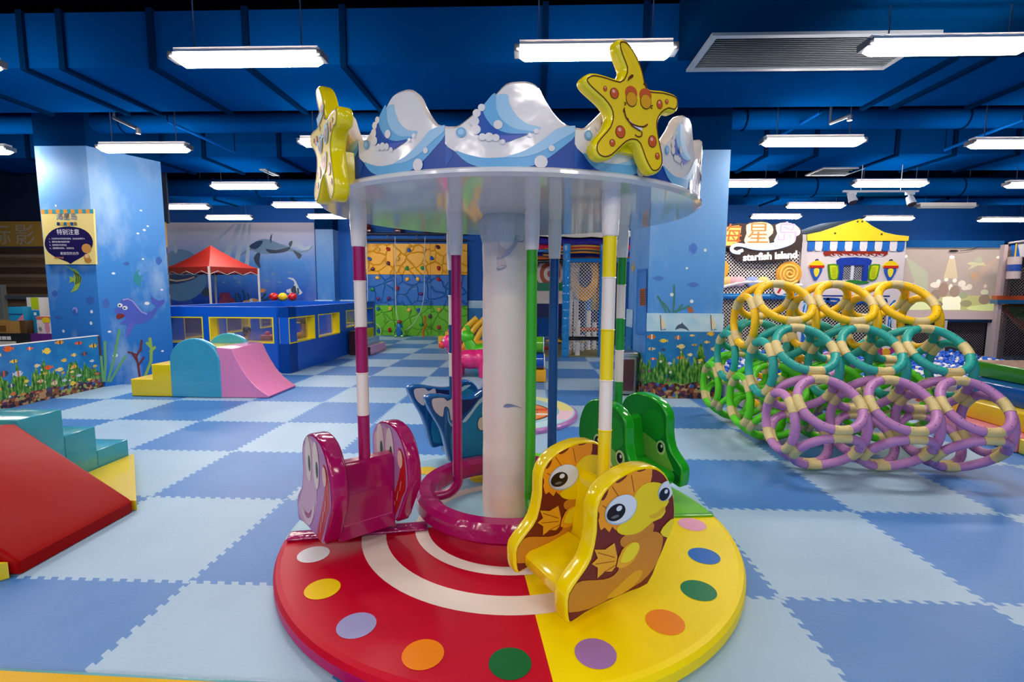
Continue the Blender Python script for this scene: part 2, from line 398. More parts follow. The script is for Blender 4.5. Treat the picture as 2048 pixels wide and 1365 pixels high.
# left pillar: a front face and an oblique right-hand face
A = Vector((-7.25, 7.12, 0)); Bc = Vector((-6.47, 7.12, 0)); Cc = Vector((-6.06, 8.03, 0))
zt = 3.56
foot = [(A.x, A.y), (Bc.x, Bc.y), (Cc.x, Cc.y), (-7.25, 8.27)]
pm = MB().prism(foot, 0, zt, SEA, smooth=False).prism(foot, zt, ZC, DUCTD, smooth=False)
P1 = Plane2((A.x, A.y, 0), (1, 0, 0)); P2 = Plane2(Bc, Cc-Bc)
k = .2271; o = (70, 410)
X1 = P1.mat(.002); X2 = P2.mat(.002)
def px1(pts): return P1.px(pts, o[0], o[1], k)
def px2(pts): return P2.px(pts, o[0], o[1], k)
PURP = PR('#4C5FC0'); PALEP = PR('#9C9ADA'); LIME = PR('#9CB84A'); DGRN = PR('#3C5A34'); WHT = PR('#DDE6EE'); BLK = PR('#1C2030'); DRED = PR('#7A2A30')
TEAL = PR('#2F8C9C'); SHAD = PR('#4068B8'); WEED = PR('#5FA070'); WEED2 = PR('#8FB650'); CORAL = PR('#6A3038')
pm.flat(px1(smooth([(262,530),(320,560),(360,570),(392,610),(410,655),(395,710),(370,750),(320,772),(318,768),(345,720),(350,690),(335,660),(345,610),(330,580)], 3)), LIME, X1)
pm.flat(px1([(300,628),(335,640),(345,660),(335,675),(300,690),(312,660)]), LIME, X1, .001)
for d in (0, 18, 36): pm.line(px1([(345+d*.9, 585+d*.6), (368+d, 640), (362+d*.9, 700-d*.4)]), .018, DGRN, X1, .002)
for x, y, w, h in ((175,780,56,60),(485,840,70,80),(205,990,60,30)): fish2(pm, P1, o[0]+x*k, o[1]+y*k, w*k, h*k, SHAD, X1)
for x, y, r in ((355,930,26),(500,942,14),(495,1043,14),(252,1113,12),(185,8,9)): pm.ell(*px1([(x,y)])[0], r*.0016, r*.0019, WHT if r < 20 else PALEP, X1, .001)
pm.ell(*px1([(350,940)])[0], .028, .035, SHAD, X1, .002)
# dolphin on the oblique face
pm.flat(px2(smooth([(695,935),(705,915),(735,905),(745,860),(770,830),(815,820),(860,835),(900,885),(930,930),(980,950),(1030,930),(1062,905),(1065,890),(1030,870),(1018,805),(1050,825),(1090,845),(1138,835),(1135,870),(1100,900),(1080,910),(1060,960),(1010,1010),(950,1045),(880,1052),(820,1050),(780,1055),(750,1050),(770,1025),(800,1010),(770,975),(720,960)], 3)), PURP, X2)
pm.flat(px2(smooth([(825,1040),(870,1030),(875,1060),(850,1110),(815,1168),(800,1150),(808,1090)], 3)), PR('#5A64C4'), X2, .001)
pm.flat(px2(smooth([(712,985),(730,960),(770,962),(790,975),(770,995),(730,1008)], 3)), DRED, X2, .002)
for x, y in ((748,885),(792,908)):
    c = px2([(x,y)])[0]; pm.ell(c[0], c[1], .035, .032, WHT, X2, .002); pm.ell(c[0]-.008, c[1]-.004, .014, .014, BLK, X2, .003)
pm.line(px2([(770,838),(815,828),(860,848),(905,905),(940,945),(985,962)]), .02, PALEP, X2, .002)
pm.flat(px2(smooth([(925,570),(890,590),(865,640),(880,690),(920,715),(930,700),(915,670),(950,675),(935,650),(948,620),(920,625),(905,600)], 3)), TEAL, X2)
for x, y, w, h, f in ((805,518,60,36,-1),(1090,492,60,80,1),(625,868,70,95,-1)): fish2(pm, P2, o[0]+x*k, o[1]+y*k, w*k, h*k, SHAD, X2, f)
for x, y, r in ((905,252,7),(962,222,8),(992,188,6),(932,50,6),(690,604,8),(950,478,6),(1116,748,7),(985,868,12),(655,1118,8),(706,1328,12),(1122,1288,7)): pm.ell(*px2([(x,y)])[0], r*.003, r*.0022, WHT, X2, .001)
for a in ([(610,1560),(620,1400),(615,1200)],[(640,1560),(690,1380),(745,1095)],[(660,1560),(740,1420),(800,1330)],[(600,1560),(590,1450),(580,1330)]): pm.line(px2(a), .035, WEED, X2, .001)
for a in ([(925,1540),(905,1400),(890,1320),(815,1295)],[(895,1330),(930,1260),(940,1190)],[(905,1420),(960,1340)],[(900,1380),(850,1300)],[(910,1300),(940,1270)]): pm.line(px2(a), .03, CORAL, X2, .002)
for a in ([(965,1520),(1020,1380),(1025,1260),(980,1210)],[(1010,1300),(1060,1250)],[(1020,1250),(1010,1170)]): pm.line(px2(a), .045, WEED2, X2, .001)
struct(pm, 'pillar')
# right pillar
pr_ = MB(); fx0, fx1, fy = 1.635, 2.665, 6.85
foot = [(fx0, fy), (fx1, fy), (fx1, 7.78), (1.555, 7.78)]
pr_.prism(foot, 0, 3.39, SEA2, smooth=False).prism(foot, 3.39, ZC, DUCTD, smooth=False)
P3 = Plane2((fx0, fy, 0), (1,0,0)); P4 = Plane2((1.555, 7.78, 0), (fx0-1.555, fy-7.78, 0)); X3 = P3.mat(.002); X4 = P4.mat(.002); k = .2783
def px3(p): return P3.px(p, 1240, 420, k)
def px4(p): return P4.px(p, 1240, 420, k)
for x, y, w, h, f in ((525,278,65,85,-1),(275,492,85,36,-1),(525,538,88,36,-1)): fish2(pr_, P3, 1240+x*k, 420+y*k, w*k, h*k, PR('#4A78CC'), X3, f)
for a in ([(332,740),(300,670),(268,618)],[(380,740),(390,640),(388,540)],[(390,735),(440,715),(500,690)],[(360,738),(330,690),(300,660)],[(400,740),(430,700),(450,680)]): pr_.line(px3(a), .028, PR('#3F7F7C'), X3, .001)
pr_.flat(px3([(484,705),(512,695),(530,738),(492,740)]), PR('#B0623A'), X3, .002)
for x, y, r in ((372,610,13),(515,658,13),(480,420,9),(612,290,11)): pr_.ell(*px3([(x,y)])[0], r*.0019, r*.0019, WHT, X3, .001)
pr_.flat(px4([(130,430),(200,422),(198,900),(118,890)]), PAINT('#2F7AC8'), X4, .012); pr_.flat(px4([(145,455),(198,448),(196,880),(132,872)]), PAINT('#3F86D0'), X4, .016)
pr_.flat(px4([(152,570),(195,562),(195,690),(152,690)]), PR('#A8643C'), X4, .02)
for yy in range(580, 690, 14): pr_.line(px4([(156,yy),(192,yy)]), .012, PR('#5A2F1C'), X4, .022)
pr_.flat(px4([(80,420),(92,400),(95,360),(102,398),(112,412),(102,430),(96,462),(90,435)]), PR('#C8B060'), X4, .002)
struct(pr_, 'pillar')
ap = MB().box(fx0-.012, fx1+.01, fy-.03, fy-.004, .002, 1.2, aqua_mat(1.2))
P3b = Plane2((fx0, fy-.031, 0), (1,0,0)); X3b = P3b.mat(.001)
def px3b(p): return P3b.px(p, 1240, 420, k)
for dx in (0, 362):
    ap.flat(px3b([(290+dx,757),(325+dx,815),(328+dx,842),(300+dx,862),(292+dx,800)]), PR('#E8D8B4'), X3b); ap.line(px3b([(290+dx,757),(296+dx,866),(330+dx,858)]), .01, BLK, X3b, .001)
ap.flat(px3b(smooth([(396,862),(412,832),(440,818),(446,808),(455,822),(480,845),(498,872),(470,858),(430,852)], 3)), PR('#4A5A78'), X3b)
ap.flat(px3b(smooth([(528,760),(542,752),(556,760),(552,780),(541,796),(532,782)], 3)), PR('#C8D4DC'), X3b)
print_fish(ap, board_matrix((fx0, fy-.0305), (1, 0), (0, -1)), 0, fx1-fx0, .5, .93, 40, .115, 11)
tag(ap.build('aquarium_panel', loc=(fx0, fy-.03, 0)), 'printed aquarium skirting board with sailboats on front of right pillar', 'panel')
MBs = MB(); d = Vector((fx0-1.555, fy-7.78, 0)).normalized(); nrm = Vector((-d.y, d.x, 0)) if d.x*0-d.y > 0 else Vector((d.y, -d.x, 0))
nrm = Vector((-1, -.08, 0)).normalized()
a_, b_ = Vector((1.555, 7.78, 0))+nrm*.006, Vector((fx0, fy-.03, 0))+nrm*.016
t_ = nrm*.02
# skirting round the door: a tall strip beyond it and a low run below
AQ = aqua_mat(1.2)
def slab(mb, p, q, z0, z1, mat):
    mb.prism([(p.x, p.y), (q.x, q.y), (q.x+t_.x, q.y+t_.y), (p.x+t_.x, p.y+t_.y)], z0, z1, mat, smooth=False)
slab(MBs, a_, a_.lerp(b_, .30), .002, 1.22, AQ); slab(MBs, a_.lerp(b_, .30), b_, .002, .62, AQ)
tag(MBs.build('aquarium_panel', loc=(1.6, 7.3, 0)), 'printed aquarium skirting stepped around blue door on right pillar side', 'panel')
# long aquarium hoarding by the left pillar
al = MB().box(-6.53, -6.49, 3.6, 7.09, .002, .785, aqua_mat(.8, False, 1.25)).box(-6.535, -6.485, 3.6, 7.09, .785, .795, PAINT('#DDE6EA'))
al.box(-6.535, -6.485, 7.075, 7.095, .002, .79, PAINT('#5A3024'))
print_fish(al, board_matrix((-6.4895, 3.6), (0, 1), (1, 0)), 1.4, 3.48, .36, .76, 50, .125, 5)
print_fish(al, board_matrix((-6.4895, 3.6), (0, 1), (1, 0)), 1.4, 3.48, .12, .36, 30, .09, 6)
tag(al.build('aquarium_panel', loc=(-6.51, 5.3, 0)), 'long low printed aquarium hoarding running forward from left pillar', 'panel')
# ---------------------------------------------------------------- ducts and services overhead
def duct(name, label, y0, y1, z0, z1, ribs, x0=XL+.05, x1=XR-.05, mat=DUCT):
    d = MB().box(x0, x1, y0, y1, z0, z1, mat)
    for x in ribs: d.box(x-.03, x+.03, y0-.035, y1+.035, z0-.035, z1+.02, RIB)
    return tag(d.build(name, loc=((x0+x1)/2, (y0+y1)/2, z0)), label, 'air duct')
def ribx(pxs, y, py): return [atY(p, py, y).x for p in pxs]
duct('air_duct', 'big square blue air duct nearest overhead, ribbed, above the carousel', 5.02, 6.25, 3.72, 4.24,
     ribx([-140, 50, 128, 307, 495, 688, 1090, 1290, 1905, 1980], 5.0, 150)+[5.2, 6.4, 7.6])
duct('air_duct', 'square blue ribbed air duct beyond the round ceiling pipe, over the hoops', 8.35, 9.45, 3.72, 4.2,
     ribx([-100, 60, 300, 410, 560, 720, 900, 1110, 1290, 1530, 1630, 1790, 1905, 2030], 8.35, 325))
duct('air_duct', 'farthest square blue air duct over the play frames', 12.4, 13.3, 3.75, 4.15, [-10, -8, -6, -4, -2, 0, 2, 4, 6, 8, 10])
pp = MB().cyl((XL+.05, 7.3, 3.93), (XR-.05, 7.3, 3.93), .14, CEIL('#004080'), 18)
for x in (-9, -6, -3, 0, 3, 6, 9): pp.tube([(x, 7.3+.15*math.cos(a), 3.93+.15*math.sin(a)) for a in [i*PI/8 for i in range(16)]], .012, RIB, 6, closed=True)
tag(pp.build('ceiling_pipe', loc=(0, 7.3, 3.9)), 'round blue pipe running between the first two square air ducts', 'pipe')
pp = MB().cyl((XL+.05, 10.9, 3.72), (XR-.05, 10.9, 3.72), .19, CEIL('#004486'), 18)
for x in (-9, -6, -3, 0, 3, 4.6, 6, 9): pp.tube([(x, 10.9+.2*math.cos(a), 3.72+.2*math.sin(a)) for a in [i*PI/8 for i in range(16)]], .015, RIB, 6, closed=True)
tag(pp.build('ceiling_pipe', loc=(0, 10.9, 3.6)), 'thick round blue pipe farther back above the projection screen', 'pipe')
# plenum box carrying the large grille
gx0, gx1 = atZ(1372, 143, 3.68).x, atZ(1752, 148, 3.68).x
gy1 = atZ(1372, 143, 3.68).y; gy0 = atZ(1420, 70, 3.68).y
pb = MB().box(gx0-.14, 11.9, 2.2, 4.97, 3.7, 4.3, CEIL('#002850')); tag(pb.build('plenum_box', loc=(gx0+1, 3.6, 3.7)), 'dark blue plenum box holding the wide grey ceiling grille', 'air duct')
def grille(label, x0, x1, y0, y1, z, n, name='air_grille'):
    g = thing(name, label, 'vent', ((x0+x1)/2, (y0+y1)/2, z))
    fr = M('#9DA8B0', rough=.4, metal=.3); bk = PAINT('#11161C'); w = .055 if x1-x0 > 1 else .03
    f = MB().box(x0, x1, y0, y0+w, z-.025, z, fr).box(x0, x1, y1-w, y1, z-.025, z, fr).box(x0, x0+w, y0+w, y1-w, z-.025, z, fr).box(x1-w, x1, y0+w, y1-w, z-.025, z, fr)
    f.build('frame', g); MB().box(x0+w, x1-w, y0+w, y1-w, z-.004, z, bk).build('backing', g)
    s = MB(); 
    for i in range(n):
        y = y0+w+(y1-y0-2*w)*(i+.5)/n; s.add([(x0+w,y-.006,z-.02),(x1-w,y-.006,z-.02),(x1-w,y+.012,z-.004),(x0+w,y+.012,z-.004),(x0+w,y-.006,z-.016),(x1-w,y-.006,z-.016),(x1-w,y+.012,z),(x0+w,y+.012,z)], [(0,1,2,3),(7,6,5,4),(0,4,5,1),(3,2,6,7)], fr)
    s.build('slats', g); return g
grille('wide grey slatted ceiling grille beside the top right light', gx0, gx1, gy0, gy1, 3.699, 17)
for lab, pxs in (('small pale ceiling vent on the second air duct, right of centre', (1635, 1700, 335, 350)), ('small pale ceiling vent on the second air duct, left side', (508, 568, 338, 350))):
    a = atZ(pxs[0], pxs[2], 3.715); b = atZ(pxs[1], pxs[3], 3.715); grille(lab, min(a.x,b.x)+.1, max(a.x,b.x)-.1, min(a.y, b.y), max(a.y, b.y), 3.719, 5)
# sprinkler stubs
def stub(label, a, b, z):
    p = MB().tube([a, b], .022, M('#8A8E92', rough=.35, metal=.7), 10); bb = Vector(b)
    p.cyl(bb, bb+Vector((0,0,-.06)), .028, M('#B0B4B8', rough=.3, metal=.8), 10).cyl(Vector(a), (a[0], a[1], z), .014, M('#4A5A70', rough=.4), 8)
    tag(p.build('sprinkler_pipe', loc=a), label, 'pipe')
stub('short grey pipe stub hanging under ceiling above left pillar', atY(228, 236, 6.4), atY(276, 258, 6.15), 4.6)
stub('short grey pipe stub hanging under ceiling right of starfish', atY(1660, 247, 6.4), atY(1700, 231, 6.2), 4.6)
# cables over the first duct
cb = MB()
for x0, x1, s_ in ((-4.2, 1.2, .05), (-3, 1.6, .09), (.1, 1.7, .12)):
    cb.tube([(x0+(x1-x0)*t, 4.9-.1*t, 4.36-s_*math.sin(PI*t)) for t in [i/12 for i in range(13)]], .008, PAINT('#1B5FA8'), 6)
for i in range(7):
    x = 1.02+.05*i; cb.tube([(x, 4.7, 4.6), (x+.03*math.sin(i), 4.7, 4.4), (x-.04*math.cos(i*2), 4.72, 4.27), (x+.05, 4.74, 4.33)], .008, PAINT('#1F68B4'), 6)
tag(cb.build('cable_bundle', loc=(.9, 4.8, 4.3)), 'bundle of blue cables sagging over the nearest air duct', 'cable')
# diagonal braces
for lab, a, b in (('blue diagonal brace bar under the ceiling above left pillar', (335, 243), (470, 305)), ('blue diagonal brace bar under the ceiling near right hand light', (1640, 225), (1560, 272)), ('blue diagonal brace bar running down toward the far right light', (2048, 238), (1890, 300))):
    p = atY(*a, 6.6); q = atY(*b, 8.0); br = MB().tube([p, q], .022, CEIL('#0A5CB0'), 8); br.cyl(p, (p.x, p.y, ZC), .008, RIB, 6).cyl(q, (q.x, q.y, ZC), .008, RIB, 6)
    tag(br.build('brace_bar', loc=p), lab, 'bar')
# ---------------------------------------------------------------- fluorescent lights
TUBE = bpy.data.materials.new('lamp_diffuser'); TUBE.use_nodes = True
_b = TUBE.node_tree.nodes['Principled BSDF']; _b.inputs['Base Color'].default_value = (.9,.9,.9,1); _b.inputs['Emission Color'].default_value = LCOL; _b.inputs['Emission Strength'].default_value = LAMP
HOUS = M('#F2EEEA', rough=.5); CAPM = M('#8E9298', rough=.25, metal=.6)
LZ = 3.4; LL = 1.24
def lamp(label, lit=True, top=None):
    top = top or ZC
    t = thing('ceiling_light', label, 'ceiling light', (0,0,LZ), 'fluorescent ceiling lights')
    MB().box(-LL/2+.02, LL/2-.02, -.05, .05, LZ+.035, LZ+.075, HOUS).box(-LL/2+.02, LL/2-.02, -.057, .057, LZ+.0, LZ+.04, HOUS).build('housing', t)
    d = MB(); pf = [(-.085, 0), (-.06, -.062), (.06, -.062), (.085, 0)]; xs = (-LL/2, -LL/2+.075, LL/2-.075, LL/2)
    e0 = [(-LL/2, -.058, LZ+.004), (-LL/2, -.072, LZ+.0), (-LL/2+.012, -.068, LZ-.008), (-LL/2+.06, -.046, LZ-.048), (-LL/2+.06, .046, LZ-.048), (-LL/2+.012, .068, LZ-.008), (-LL/2, .072, LZ), (-LL/2, .058, LZ+.004)]
    e1 = [(-x, y, z) for x, y, z in e0]
    d.add(e0+e1, [(i, 8+i, 9+i, i+1)[::-1] for i in range(7)]+[tuple(range(8))[::-1], tuple(range(8, 16))], TUBE if lit else M('#C8CCD0', rough=.3))
    d.build('diffuser', t)
    for sx in (-1, 1):
        MB().box(sx*LL/2-.022, sx*LL/2+.022, -.066, .066, LZ-.016, LZ+.04, CAPM).build('end_cap', t)
    for sx in (-1, 1): MB().cyl((sx*.45, 0, LZ+.075), (sx*.45, 0, top), .006, M('#3A5070', rough=.5), 6).build('hanger_rod', t)
    return t
protos = {}
LAMPS = [  # centre px, py, label
 (497, 118, 'lit hanging strip light nearest on the left, above blue painted pillar side'),
 (1190, 104, 'lit hanging strip light right behind the smiling starfish tip'),
 (1895, 93, 'lit hanging strip light at top right, overlapping the wide grille'),
 (-145, 130, 'lit strip light cut by the top left edge of the photo'),
 (289, 297, 'lit strip light hanging over the top of left blue pillar'),
 (695, 285, 'lit strip light mostly hidden behind the edge-on starfish'),
 (1625, 284, 'lit strip light over the yellow tent, second row, right of the pillar'),
 (2040, 288, 'lit strip light cut by the right edge, under the second air duct'),
 (-65, 301, 'lit strip light cut by the left edge, beside left pillar'),
 (490, 373, 'lit strip light third row, above red canopy, right of left pillar'),
 (1479, 368, 'lit strip light partly behind the right pillar top edge'),
 (1779, 368, 'lit strip light just above the ceiling spotlight track'),
 (2085, 370, 'lit strip light whose tip just shows at right edge, above spotlights'),
 (366, 414, 'lit strip light close to the right side of left pillar, fourth row'),
 (600, 411, 'lit strip light just left of the pink pole top, upper one'),
 (459, 436, 'lit strip light above the dolphin mural, lowest row'),
 (662, 434, 'lit strip light just left of the pink pole top, lower one'),
 (1630, 412, 'lit strip light above the island sign, left of spotlights'),
 (1551, 434, 'lit strip light directly over the glowing island sign'),
 (1776, 437, 'lit strip light low behind the tip of the yellow tent roof'),
 (2006, 440, 'lit strip light low at the right edge above projection screen'),
 (60, 440, 'lit strip light far left over the brown shop sign'),
]
for i, (px, py, lab) in enumerate(LAMPS):
    p = atZ(px, py, LZ)
    hung = None                          # rods stop at whatever hangs above
    for y0_, y1_, zd, x_ in ((4.95, 6.3, 3.72, -99), (8.28, 9.52, 3.72, -99), (12.3, 13.4, 3.75, -99), (2.1, 5.0, 3.7, gx0-.8), (7.1, 7.5, 3.78, -99), (10.65, 11.15, 3.52, -99)):
        if y0_ <= p.y <= y1_ and p.x > x_: hung = zd
    if hung not in protos: t = protos[hung] = lamp(lab, True, hung)
    else: t = copy_tree(protos[hung]); t['label'] = lab
    t.location = (p.x, p.y, LZ)
p = atZ(1892, 413, LZ); t = lamp('unlit grey strip light hanging right of the ceiling spotlights', False); t.location = (p.x, p.y, LZ)
# the same rows continue over and behind the camera
for y, rk_ in ((1.6, .12), (-.8, .95), (-3.2, 1.9)):
    for x in (-5.0, -2.1, .75, 3.6):
        l = bpy.data.lights.new('row_light', 'AREA'); l.shape = 'RECTANGLE'; l.size = LL; l.size_y = .13; l.energy = LAMP*1.24*.13*PI*ROWK*rk_; l.color = LCOL[:3]
        o_ = bpy.data.objects.new('row_light', l); COL.objects.link(o_); o_.location = (x, y, LZ)
# spotlight track
p0, p1 = atY(1686, 383, 8.9), atY(1836, 389, 8.9); tr = thing('spotlight_track', 'white ceiling track with two small spotlights, right of pillar', 'spotlight', ((p0+p1)/2))
WM = M('#C4CCD6', rough=.4)
MB().box(p0.x, p1.x, 8.88, 8.92, p0.z-.015, p0.z+.015, WM).cyl((p0.x+.3, 8.9, p0.z), (p0.x+.3, 8.9, 3.685), .006, WM, 6).cyl((p1.x-.3, 8.9, p0.z), (p1.x-.3, 8.9, 3.685), .006, WM, 6).build('track', tr)
for px, py in ((1701, 398), (1817, 402)):
    q = atY(px, py, 8.9); h = MB().box(q.x-.05, q.x+.08, 8.87, 8.93, p0.z-.06, p0.z-.015, WM).cyl((q.x, 8.9, p0.z-.05), (q.x, 8.88, q.z+.04), .015, WM, 8)
    h.tube([(q.x-.02, 8.86, q.z+.06), (q.x, 8.82, q.z-.06)], [.055, .07], WM, 14); h.build('spotlight_head', tr)
    MB().cyl((q.x, 8.818, q.z-.064), (q.x, 8.81, q.z-.072), .06, M('#3A2420', rough=.2), 14).build('lens', tr)
# ================================================================ carousel
CX, CY = -.12, 3.0
car = thing('toy_carousel', 'soft play carousel with wave canopy, starfish and four hanging animal seats on striped poles', 'carousel', (CX, CY, 0))
MAG, YEL, GRN, BLU, RED = '#A40E5C', '#FAE000', '#1FA31F', '#0B5C94', '#C40028'
WHV = M('#F2E8E0', rough=.3, spec=.4, bump=.25, bscale=25, vary=.03)
# ---- base mat with four coloured quarters
def MATV(hx): return M(hx, rough=.38, spec=.22, bump=.12, bscale=8, vary=.04, vscale=3)
BX, BY, BR, BH = -.108, 2.87, 1.315, .095
sect = [(192, 279.5, MATV(RED)), (279.5, 366, MATV(YEL)), (6, 95, MATV('#6CC030')), (95, 192, MATV('#A4CFE2'))]
rim = [(192, 279.5, MATV('#C01068')), (279.5, 366, MATV(YEL)), (6, 95, MATV('#5CB028')), (95, 192, MATV('#8FC0DA'))]
bm_ = MB()
prof = [(BR-.02, .0), (BR, .02), (BR, BH-.03), (BR-.012, BH-.008), (BR-.035, BH)]
for (a0, a1, tm), (_, _, rm) in zip(sect, rim):
    n = max(6, int((a1-a0)/3)); A_ = [rad(a0+(a1-a0)*i/n) for i in range(n+1)]
    for (r0, z0), (r1, z1) in zip(prof[:-1], prof[1:]):
        vs = [(BX+r0*math.cos(a), BY+r0*math.sin(a), z0) for a in A_]+[(BX+r1*math.cos(a), BY+r1*math.sin(a), z1) for a in A_]
        bm_.add(vs, [(i, i+1, n+2+i, n+1+i) for i in range(n)], tm if z1 > BH-.01 else rm, None, True)
    rr = [BR-.035, .9, .5, .05]
    for r0, r1 in zip(rr[:-1], rr[1:]):
        vs = [(BX+r0*math.cos(a), BY+r0*math.sin(a), BH) for a in A_]+[(BX+r1*math.cos(a), BY+r1*math.sin(a), BH) for a in A_]
        bm_.add(vs, [(i, i+1, n+2+i, n+1+i) for i in range(n)], tm, None, True)
MX = Matrix.Translation((0,0,BH+.0012))
def arcband(mb, r0, r1, a0, a1, mat, z):
    n = int((a1-a0)/4); A_ = [rad(a0+(a1-a0)*i/n) for i in range(n+1)]
    vs = [(BX+r0*math.cos(a), BY+r0*math.sin(a), z) for a in A_]+[(BX+r1*math.cos(a), BY+r1*math.sin(a), z) for a in A_]
    mb.add(vs, [(i, i+1, n+2+i, n+1+i)[::-1] for i in range(n)], mat)
CREAM = MATV('#F0E2D8')
arcband(bm_, .74, .875, 0, 360, CREAM, BH+.0012); arcband(bm_, .50, .575, 0, 360, CREAM, BH+.0012)
DOTS = [(627,1110,'#E4E6EE'),(645,1179,'#F2CE08'),(713,1252,'#9FA0D2'),(846,1310,'#F28A0A'),(1020,1328,'#0A6A34'),(1191,1308,'#A276B8'),(1330,1245,'#F08C12'),(1397,1182,'#0A7A48'),(1408,1113,'#1068C4'),(1384,1050,'#EDA6C4'),(853,942,'#F2CE40'),(962,958,'#F2CE20'),(720,1003,'#E8B0C8')]
for x, y, c in DOTS:
    p = atZ(x, y, BH); bm_.ell(p.x, p.y, .082, .082, MATV(c), None, BH+.002, 28)
bm_.build('base_mat', car)
# padded seam strips between quarters
def seam(ang, r0, r1, w, h, mat):
    c, s_ = math.cos(rad(ang)), math.sin(rad(ang)); X = Matrix(((c,-s_,0,BX),(s_,c,0,BY),(0,0,1,BH),(0,0,0,1)))
    MB().box(r0, r1, -w/2, w/2, 0, h, mat, X, .012).build('seam_strip', car)
seam(192, .5, 1.285, .1, .022, M(MAG, rough=.12, bump=.8, bscale=16, coat=.4)); seam(6, .5, 1.29, .03, .012, VIN('#5CB028'))
# ---- column
col = MB(); kx, ky = -.15, 3.0
cp = [(.139, BH)]+[(.139+.003*math.sin(i*2.1)*(i % 2), BH+.06+i*.085) for i in range(20)]+[(.139, 1.86), (.14, 1.9), (.12, 1.93), (.125, 1.965)]
CLOTH = M('#F2E4D6', rough=.5, spec=.3, bump=.3, bscale=9, vary=.04)
col.lathe(cp, CLOTH, (kx, ky, 0), 40)
X5 = Matrix.Translation((0,0,0))
co = col.build('column', car, sharp=60)
rf = MB(); n = 48
for i in range(n):
    a0, a1 = 2*PI*i/n, 2*PI*(i+1)/n
    def rr_(a, z): k_ = max(0, z+.006)/.02; return .1465+k_*(.007*math.sin(a*8)+.005*math.sin(a*15+.6))+z
    pts = []
    for a in (a0, a1):
        for z, g in ((1.79, -.006), (1.84, .004), (1.885, .014), (1.92, .006), (1.955, -.01)): r = rr_(a, g); pts.append((kx+r*math.cos(a), ky+r*math.sin(a), z))
    rf.add(pts, [(j, 5+j, 6+j, 1+j) for j in range(4)], M('#C6CCCC', rough=.6, bump=.9, bscale=12), None, True)
rf.build('gathered_collar', co)
# faint print on the cloth cover
def on_col(pts, r):
    out = []
    for px, py in pts:
        d = ray(px, py); o_ = CAM-Vector((kx, ky, 0)); a_ = d.x**2+d.y**2; b_ = 2*(o_.x*d.x+o_.y*d.y); c_ = o_.x**2+o_.y**2-r*r
        t_ = (-b_-math.sqrt(max(0, b_*b_-4*a_*c_)))/(2*a_); out.append(CAM+d*t_)
    return out
def colprint(pc, pts, hx, r=.1445):
    P = smooth(pts, 2); V = on_col(P, r); n_ = len(V)
    for tri in tessellate_polygon([[Vector((x, y, 0)) for x, y in P]]): pc.add([V[i] for i in tri], [(0, 1, 2)], PR(hx))
MARKS = [[([(996,456),(1015,452),(1040,470),(1030,492),(1005,512),(994,514),(996,490)], '#E2C8BC', .1445), ([(994,514),(1012,505),(1034,478),(1036,486),(1018,510),(996,520)], '#B8B4C0', .1449), ([(1033,470),(1048,478),(1044,486),(1030,480)], '#9CA6B2', .1452)],
    [([(996,520),(1008,519),(1010,533),(996,537)], '#E6CCC0', .1445), ([(994,535),(1010,530),(1012,535),(996,541)], '#A4A6B6', .1449)],
    [([(1006,814),(1014,808),(1030,811),(1046,818),(1030,814),(1014,816)], '#8C98C0', .1445)]]
for mk in MARKS:
    b = MB()
    for pts, hx, r in mk: colprint(b, pts, hx, r)
    b.build('printed_mark', co)
# ---- ring round the column
rp = [(.47,.17),(.55,.165),(.575,.19),(.575,.255),(.555,.285),(.49,.29),(.455,.265),(.45,.2),(.47,.17)]
MB().lathe(rp, M(MAG, rough=.13, bump=.35, bscale=12, coat=.3), (CX-.01, CY, 0), 64).build('foot_ring', car, sharp=70)
# ---- canopy
CZ, CR = 1.955, 1.062
can = MB().lathe([(.05, CZ), (CR-.01, CZ), (CR+.012, CZ+.012), (CR+.012, CZ+.024), (CR-.0, CZ+.034), (.05, CZ+.034)], M('#ECEAE6', rough=.06, spec=.7, coat=.6, vary=.02), (CX, CY, 0), 96)
can.build('canopy_disc', car)
# wave crest
k0 = 760/2048
def cyl_hit(px, py, R_):
    d = ray(px, py); a = d.x**2+d.y**2; o_ = CAM-Vector((CX, CY, 0)); b = 2*(o_.x*d.x+o_.y*d.y); c = o_.x**2+o_.y**2-R_*R_
    D = b*b-4*a*c
    t = (-b-math.sqrt(max(0, D)))/(2*a); X = CAM+d*t
    return math.degrees(math.atan2(X.y-CY, X.x-CX)), X.z
def wv(pts):
    """wave-artwork points (zoom pixels of the middle wave) -> (fraction of the wave, height)"""
    out = []
    for x, y in pts:
        a, z = cyl_hit(640+x*k0, 50+y*k0, 1.062); out.append(((a+101.7)/27.5, z))
    return out
R1 = 1.062; TH = .065; ZB = CZ+.03
bounds = [-172, -149, -125.5, -101.7, -74.2, -51.5, -29.5]
while bounds[-1] < 188-23: bounds.append(bounds[-1]+23.7)
bounds[-1] = 188
top = wv([(655,540),(700,541),(742,535),(800,492),(870,432),(940,372),(1000,312),(1060,298),(1130,300),(1180,330),(1220,400),(1262,465),(1312,518),(1352,538),(1375,541)])
top = smooth(top, 3, False)
top = [(max(0, min(1, u)), z) for u, z in top]; top[0] = (0, top[0][1]); top[-1] = (1, top[0][1])
WHC = VIN('#F6EEE8', .15); DB = PR('#0D55AC'); MBL = PR('#6FB6E0'); LB = PR('#A6D2EC'); PP = PR('#4E62B8'); NB = PR('#0A469C')
crest = MB()
def cylpt(a, z, r): return (CX+r*math.cos(rad(a)), CY+r*math.sin(rad(a)), z)
prof_all = []
for b0, b1 in zip(bounds[:-1], bounds[1:]):
    for u, z in top[:-1]: prof_all.append((b0+(b1-b0)*u, z))
n = len(prof_all)
vs = []; 
